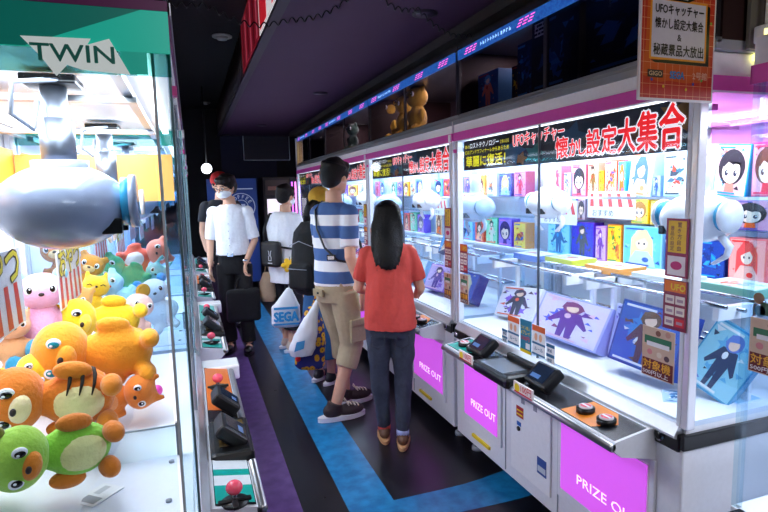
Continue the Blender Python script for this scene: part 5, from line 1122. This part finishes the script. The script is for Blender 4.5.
s_.text('UFOキャッチャー', (0, 0, .212), UX, UZ, .020, BK, width=.168, off=.002, bold=.028, center=True)
s_.text('懐かし設定大集合', (0, 0, .177), UX, UZ, .020, BK, width=.168, off=.002, bold=.022, center=True)
s_.text('&', (0, 0, .148), UX, UZ, .017, BK, off=.002, bold=.02, center=True)
s_.text('秘蔵景品大放出', (0, 0, .113), UX, UZ, .022, BK, width=.175, off=.002, bold=.022, center=True)
s_.poly(rect(-.104, .056, -.052, .074), o, UX, UZ, mat('#3a2a2a', .4), .0018); s_.text('GIGO', (-.1, 0, .060), UX, UZ, .011, mat('#e8c8a0', .4), width=.044, off=.0022, bold=.02)
s_.text('SEGA', (-.028, 0, .056), UX, UZ, .018, mat('#2a8ad0', .4), width=.05, off=.002, bold=.04)
s_.text('2号館', (.052, 0, .058), UX, UZ, .015, mat('#f2c0a8', .4), width=.052, off=.002, bold=.01)
for (x, z, c) in ((-.09, .05, '#2f4fb0'), (-.05, .035, '#e8c020'), (.03, .03, '#f0d020'), (.055, .045, '#2a4ab0'), (.085, .055, '#6ab03a'), (.112, .20, '#8ab03a')): s_.poly(disc(x, z, .004, .004, 8), o, UX, UZ, mat(c, .4), .002)
s_.build('lettering', t)
s_ = MB()
for x in (-.10, .10): s_.tube([(x, .003, SH), (x, .003, .81)], .0015, GREY, 5)
s_.build('hanging_wire', t)

# ------------------------------------------------------------------ machine at the right edge of the frame (clear pusher-style cabinet)
t = thing('prize_cabinet', 'clear acrylic prize cabinet at the right edge of the frame', 'arcade machine', (1.47, 1.11, 0), -PI/2)
c = MB(); c.box((0, 0, .08), (1.0, .9, .62), WHITE2, .006); c.build('cabinet', t)
c = MB(); c.box((0, 0, 1.86), (1.0, .9, 1.97), mat('#eceaf0', .4), .004); hd = c.build('header', t)
c = MB(); c.box((-.002, -.004, 1.845), (1.0, 0, 1.895), MAG); c.box((-.004, -.004, 1.845), (-.0, .9, 1.895), MAG); c.build('header_stripe', hd)
c = MB(); c.box((.01, .02, 1.972), (1.0, .05, 1.99), mat('#f6f08a', .4, emit=2.0)); c.build('light_tube', hd, label='yellow lit tube')
for (x, y) in ((.012, .012), (.988, .012), (.012, .88), (.988, .88)): MB().box((x-.010, y-.010, .62), (x+.010, y+.010, 1.86), GLASS2).build('corner_post', t)
MB().box((.024, .004, .62), (.98, .010, 1.86), GLASS).build('front_glass', t)
MB().box((.0, .024, .62), (.006, .868, 1.86), GLASS).build('side_glass', t)
c = MB(); c.box((.03, -.10, .58), (.9, -.0, .60), BLACK, .004); c.box((.03, -.10, .60), (.05, 0, .625), BLACK); tr = c.build('tray', t)
c = MB()
for k, (x, y) in enumerate(((.07, -.06), (.10, -.03), (.09, -.08))): c.box((x, y, .60), (x+.03, y+.02, .615), mat('#f0508a', .4))
c.build('pink_tab', tr)
sticker_target(t, .035, 1.05, .12, .155)
s_ = MB()
for (x, z, c_) in ((.055, 1.26, '#8a6a4a'), (.11, 1.24, '#d88a6a'), (.06, 1.225, '#4a8ab0')): s_.poly(disc(x, z, .016, .016), (0, -.004, 0), UX, UZ, mat(c_, .4))
s_.box((.06, -.004, 1.215), (.13, -.001, 1.25), mat('#2a5a3a', .4)); s_.build('game_sticker', t, label='small round stickers above the brown one')
area('tube_light_source', (.5, .45, 1.83), (.8, .6), 17, (1, .93, 1), (0, 0, 0), t)
# yellow lit tube on the nearest machine
c = MB(); c.box((W+.004, .20, 1.953), (W+.016, .9, 1.973), mat('#f6f08a', .4, emit=2.0)); c.build('lamp_strip', RM[0], label='pale yellow lit strip on the header')
# white junction box and pole beside the sign
s_ = MB(); s_.box((0, 0, 0), (.05, .05, .05), WHITE2, .006); s_.cyl((.025, .025, .05), (.025, .025, .16), .008, WHITE2, 10); o = s_.build('cable_socket'); tag(o, 'white cable socket standing on the header right of the hanging sign', 'socket', None, (1.60, 1.165, 1.985))
s_ = MB(); s_.cyl((0, 0, 0), (0, 0, .6), .008, BLACK, 10); tag(s_.build('cable_pole'), 'thin black pole rising to the ceiling right of the hanging sign', 'pole', None, (1.70, 1.22, 1.976))
s_ = MB(); s_.box((0, 0, 0), (.055, .012, .62), mat('#6e6a68', .6)); tag(s_.build('ceiling_panel'), 'narrow grey beige panel right beside the hanging sign', 'panel', None, (1.60, 1.225, 1.976))

# ------------------------------------------------------------------ back of the room
t = thing('banner_stand', 'dark blue banner with a round white coffee emblem at the back of the aisle', 'banner', (.60, 8.5, 0))
k = MB(); k.box((-.36, 0, .25), (.36, .03, 1.82), mat('#123a86', .5)); k.box((-.36, -.02, 0), (.36, .25, .04), DARK, .01); k.box((-.34, .0, .04), (-.31, .03, .25), DARK); k.box((.31, .0, .04), (.34, .03, .25), DARK); k.build('banner_panel', t)
k = MB(); wl = mat('#cdd8ea', .5)
cx, cz = .12, 1.40
for rr in (.10, .20):
    pts = [V((cx+math.cos(a)*rr, -.004, cz+math.sin(a)*rr)) for a in [2*PI*q/40 for q in range(41)]]; k.tube(pts, .006, wl, 5)
for i_, ch in enumerate('COFFEE'):
    a = R_(150 - i_*24); d_ = V((math.cos(a), 0, math.sin(a))); u_ = V((math.sin(a), 0, -math.cos(a))); k.text(ch, V((cx, -.003, cz)) + d_*.125, u_, d_, .055, wl, bold=.02, center=True, off=.001)
k.poly([(cx-.05, cz-.05), (cx+.05, cz-.05), (cx+.06, cz+.04), (cx-.06, cz+.04)], (0, -.004, 0), UX, UZ, wl); k.poly(rect(-.02, 1.66, .30, 1.675), (0, -.003, 0), UX, UZ, wl); k.poly(rect(-.2, 1.1, .25, 1.12), (0, -.003, 0), UX, UZ, wl)
k.build('emblem', t)
t = thing('vending_machine', 'dark machine with bright white front glowing behind the right row', 'vending machine', (1.36, 8.9, 0))
k = MB(); k.box((-.26, 0, 0), (.26, .6, 1.85), mat('#241c24', .5), .01); k.build('cabinet', t)
k = MB(); k.box((-.20, -.01, .55), (.20, 0, 1.50), mat('#f3e8f4', .4, emit=.7)); k.box((-.20, -.015, 1.02), (.20, -.01, 1.06), mat('#f07ab0', .4, emit=.6)); k.build('lit_front', t)
k = MB(); k.box((-.22, -.012, 1.56), (.22, 0, 1.80), mat('#4a3a3a', .5)); k.box((-.18, -.014, 1.64), (.18, -.012, 1.70), mat('#a8726a', .5)); k.build('top_sign', t)
k = MB()
for x, c in ((0, '#b45af0'), (.05, '#f07ad8'), (.10, '#7a5af0')): k.cyl((x, 0, .3), (x, 0, 1.75), .012, mat(c, .3, emit=1.6), 10)
k.box((-.03, .012, .0), (.13, .05, 1.8), DARK); tag(k.build('light_column'), 'column of violet and pink neon tubes at the end of the right row', 'neon light', None, (1.42, 8.05, 0))
k = MB(); fm = mat('#c4cde0', .5)
for a, b in (((0, 0, 0), (.80, 0, 0)), ((0, 0, .46), (.80, 0, .46)), ((0, 0, 0), (0, 0, .46)), ((.8, 0, 0), (.8, 0, .46))): k.tube([a, b], .008, fm, 6)
k.box((.0, -.004, 0), (.8, .004, .46), mat('#141a34', .5)); tag(k.build('wall_frame'), 'thin pale rectangular frame high on the dark back wall', 'frame', None, (.935, 9.95, 2.18))
k = MB(); k.ell((0, 0, 0), (.07, .07, .07), mat('#eaf4ff', .4, emit=5)); k.cyl((0, 0, .06), (0, 0, 1.10), .01, DARK, 8); tag(k.build('globe_lamp'), 'round white globe lamp glowing at the end of the left row', 'lamp', None, (.24, 8.0, 1.95))
k = MB(); k.box((-.04, 0, 0), (.04, .02, .34), mat('#c8b070', .5)); k.box((-.05, .02, -.02), (.05, .06, .38), mat('#c8ccd4', .5)); tag(k.build('end_sign'), 'narrow yellowish sign at the far end of the display cases', 'sign', None, (1.52, 7.87, 1.98))
# ceiling fittings
def detector(label, x, y, z, r=.06, c='#d8d4cc'):
    k = MB(); k.cyl((0, 0, -.012), (0, 0, 0), r, mat(c, .5), 24); k.cyl((0, 0, -.035), (0, 0, -.012), r*.5, mat(c, .5), 20, r*.62); tag(k.build('smoke_detector'), label, 'ceiling fitting', None, (x, y, z))
detector('round white smoke detector on the dark ceiling, nearest the camera', .373, 5.46, 3.05, .09); detector('small round fitting far back on the dark ceiling', .33, 9.3, 3.05, .07, '#8a8a90')
for lb, x, y in (('dark round downlight on the purple ceiling, nearest the camera', 1.35, 3.03), ('dark round downlight halfway along the purple ceiling', 1.33, 5.65), ('small downlight far back on the purple ceiling', 1.07, 8.4), ('small pale fitting at the far left corner of the purple ceiling', .64, 9.8)):
    k = MB(); k.cyl((0, 0, -.008), (0, 0, 0), .075, mat('#1c1424', .4), 24); k.cyl((0, 0, -.010), (0, 0, -.008), .05, mat('#4a3a52', .3), 20); tag(k.build('downlight'), lb, 'ceiling fitting', None, (x, y, 2.6))
# coiled black cable
k = MB(); anchors = [V(p) for p in ((-.5, 2.62, 2.50), (.115, 2.66, 2.425), (.50, 2.70, 2.40), (.82, 2.48, 2.53), (1.12, 2.6, 2.47), (1.52, 2.78, 2.42))]
pts = []
for a, b in zip(anchors, anchors[1:]):
    n = int((b-a).length/.0045)
    for q in range(n):
        u_ = q/n; p = a.lerp(b, u_) - V((0, 0, .05*math.sin(PI*u_))); ang = len(pts)*.62; pts.append(p + V((0, math.cos(ang), math.sin(ang)))*.011)
k.tube(pts, .0035, mat('#09090b', .4), 5); k.cyl((.82, 2.48, 2.53), (.82, 2.48, 2.6), .006, WHITE2, 8); tag(k.build('coiled_cable'), 'black spiral cable strung across the aisle under the ceiling', 'cable')
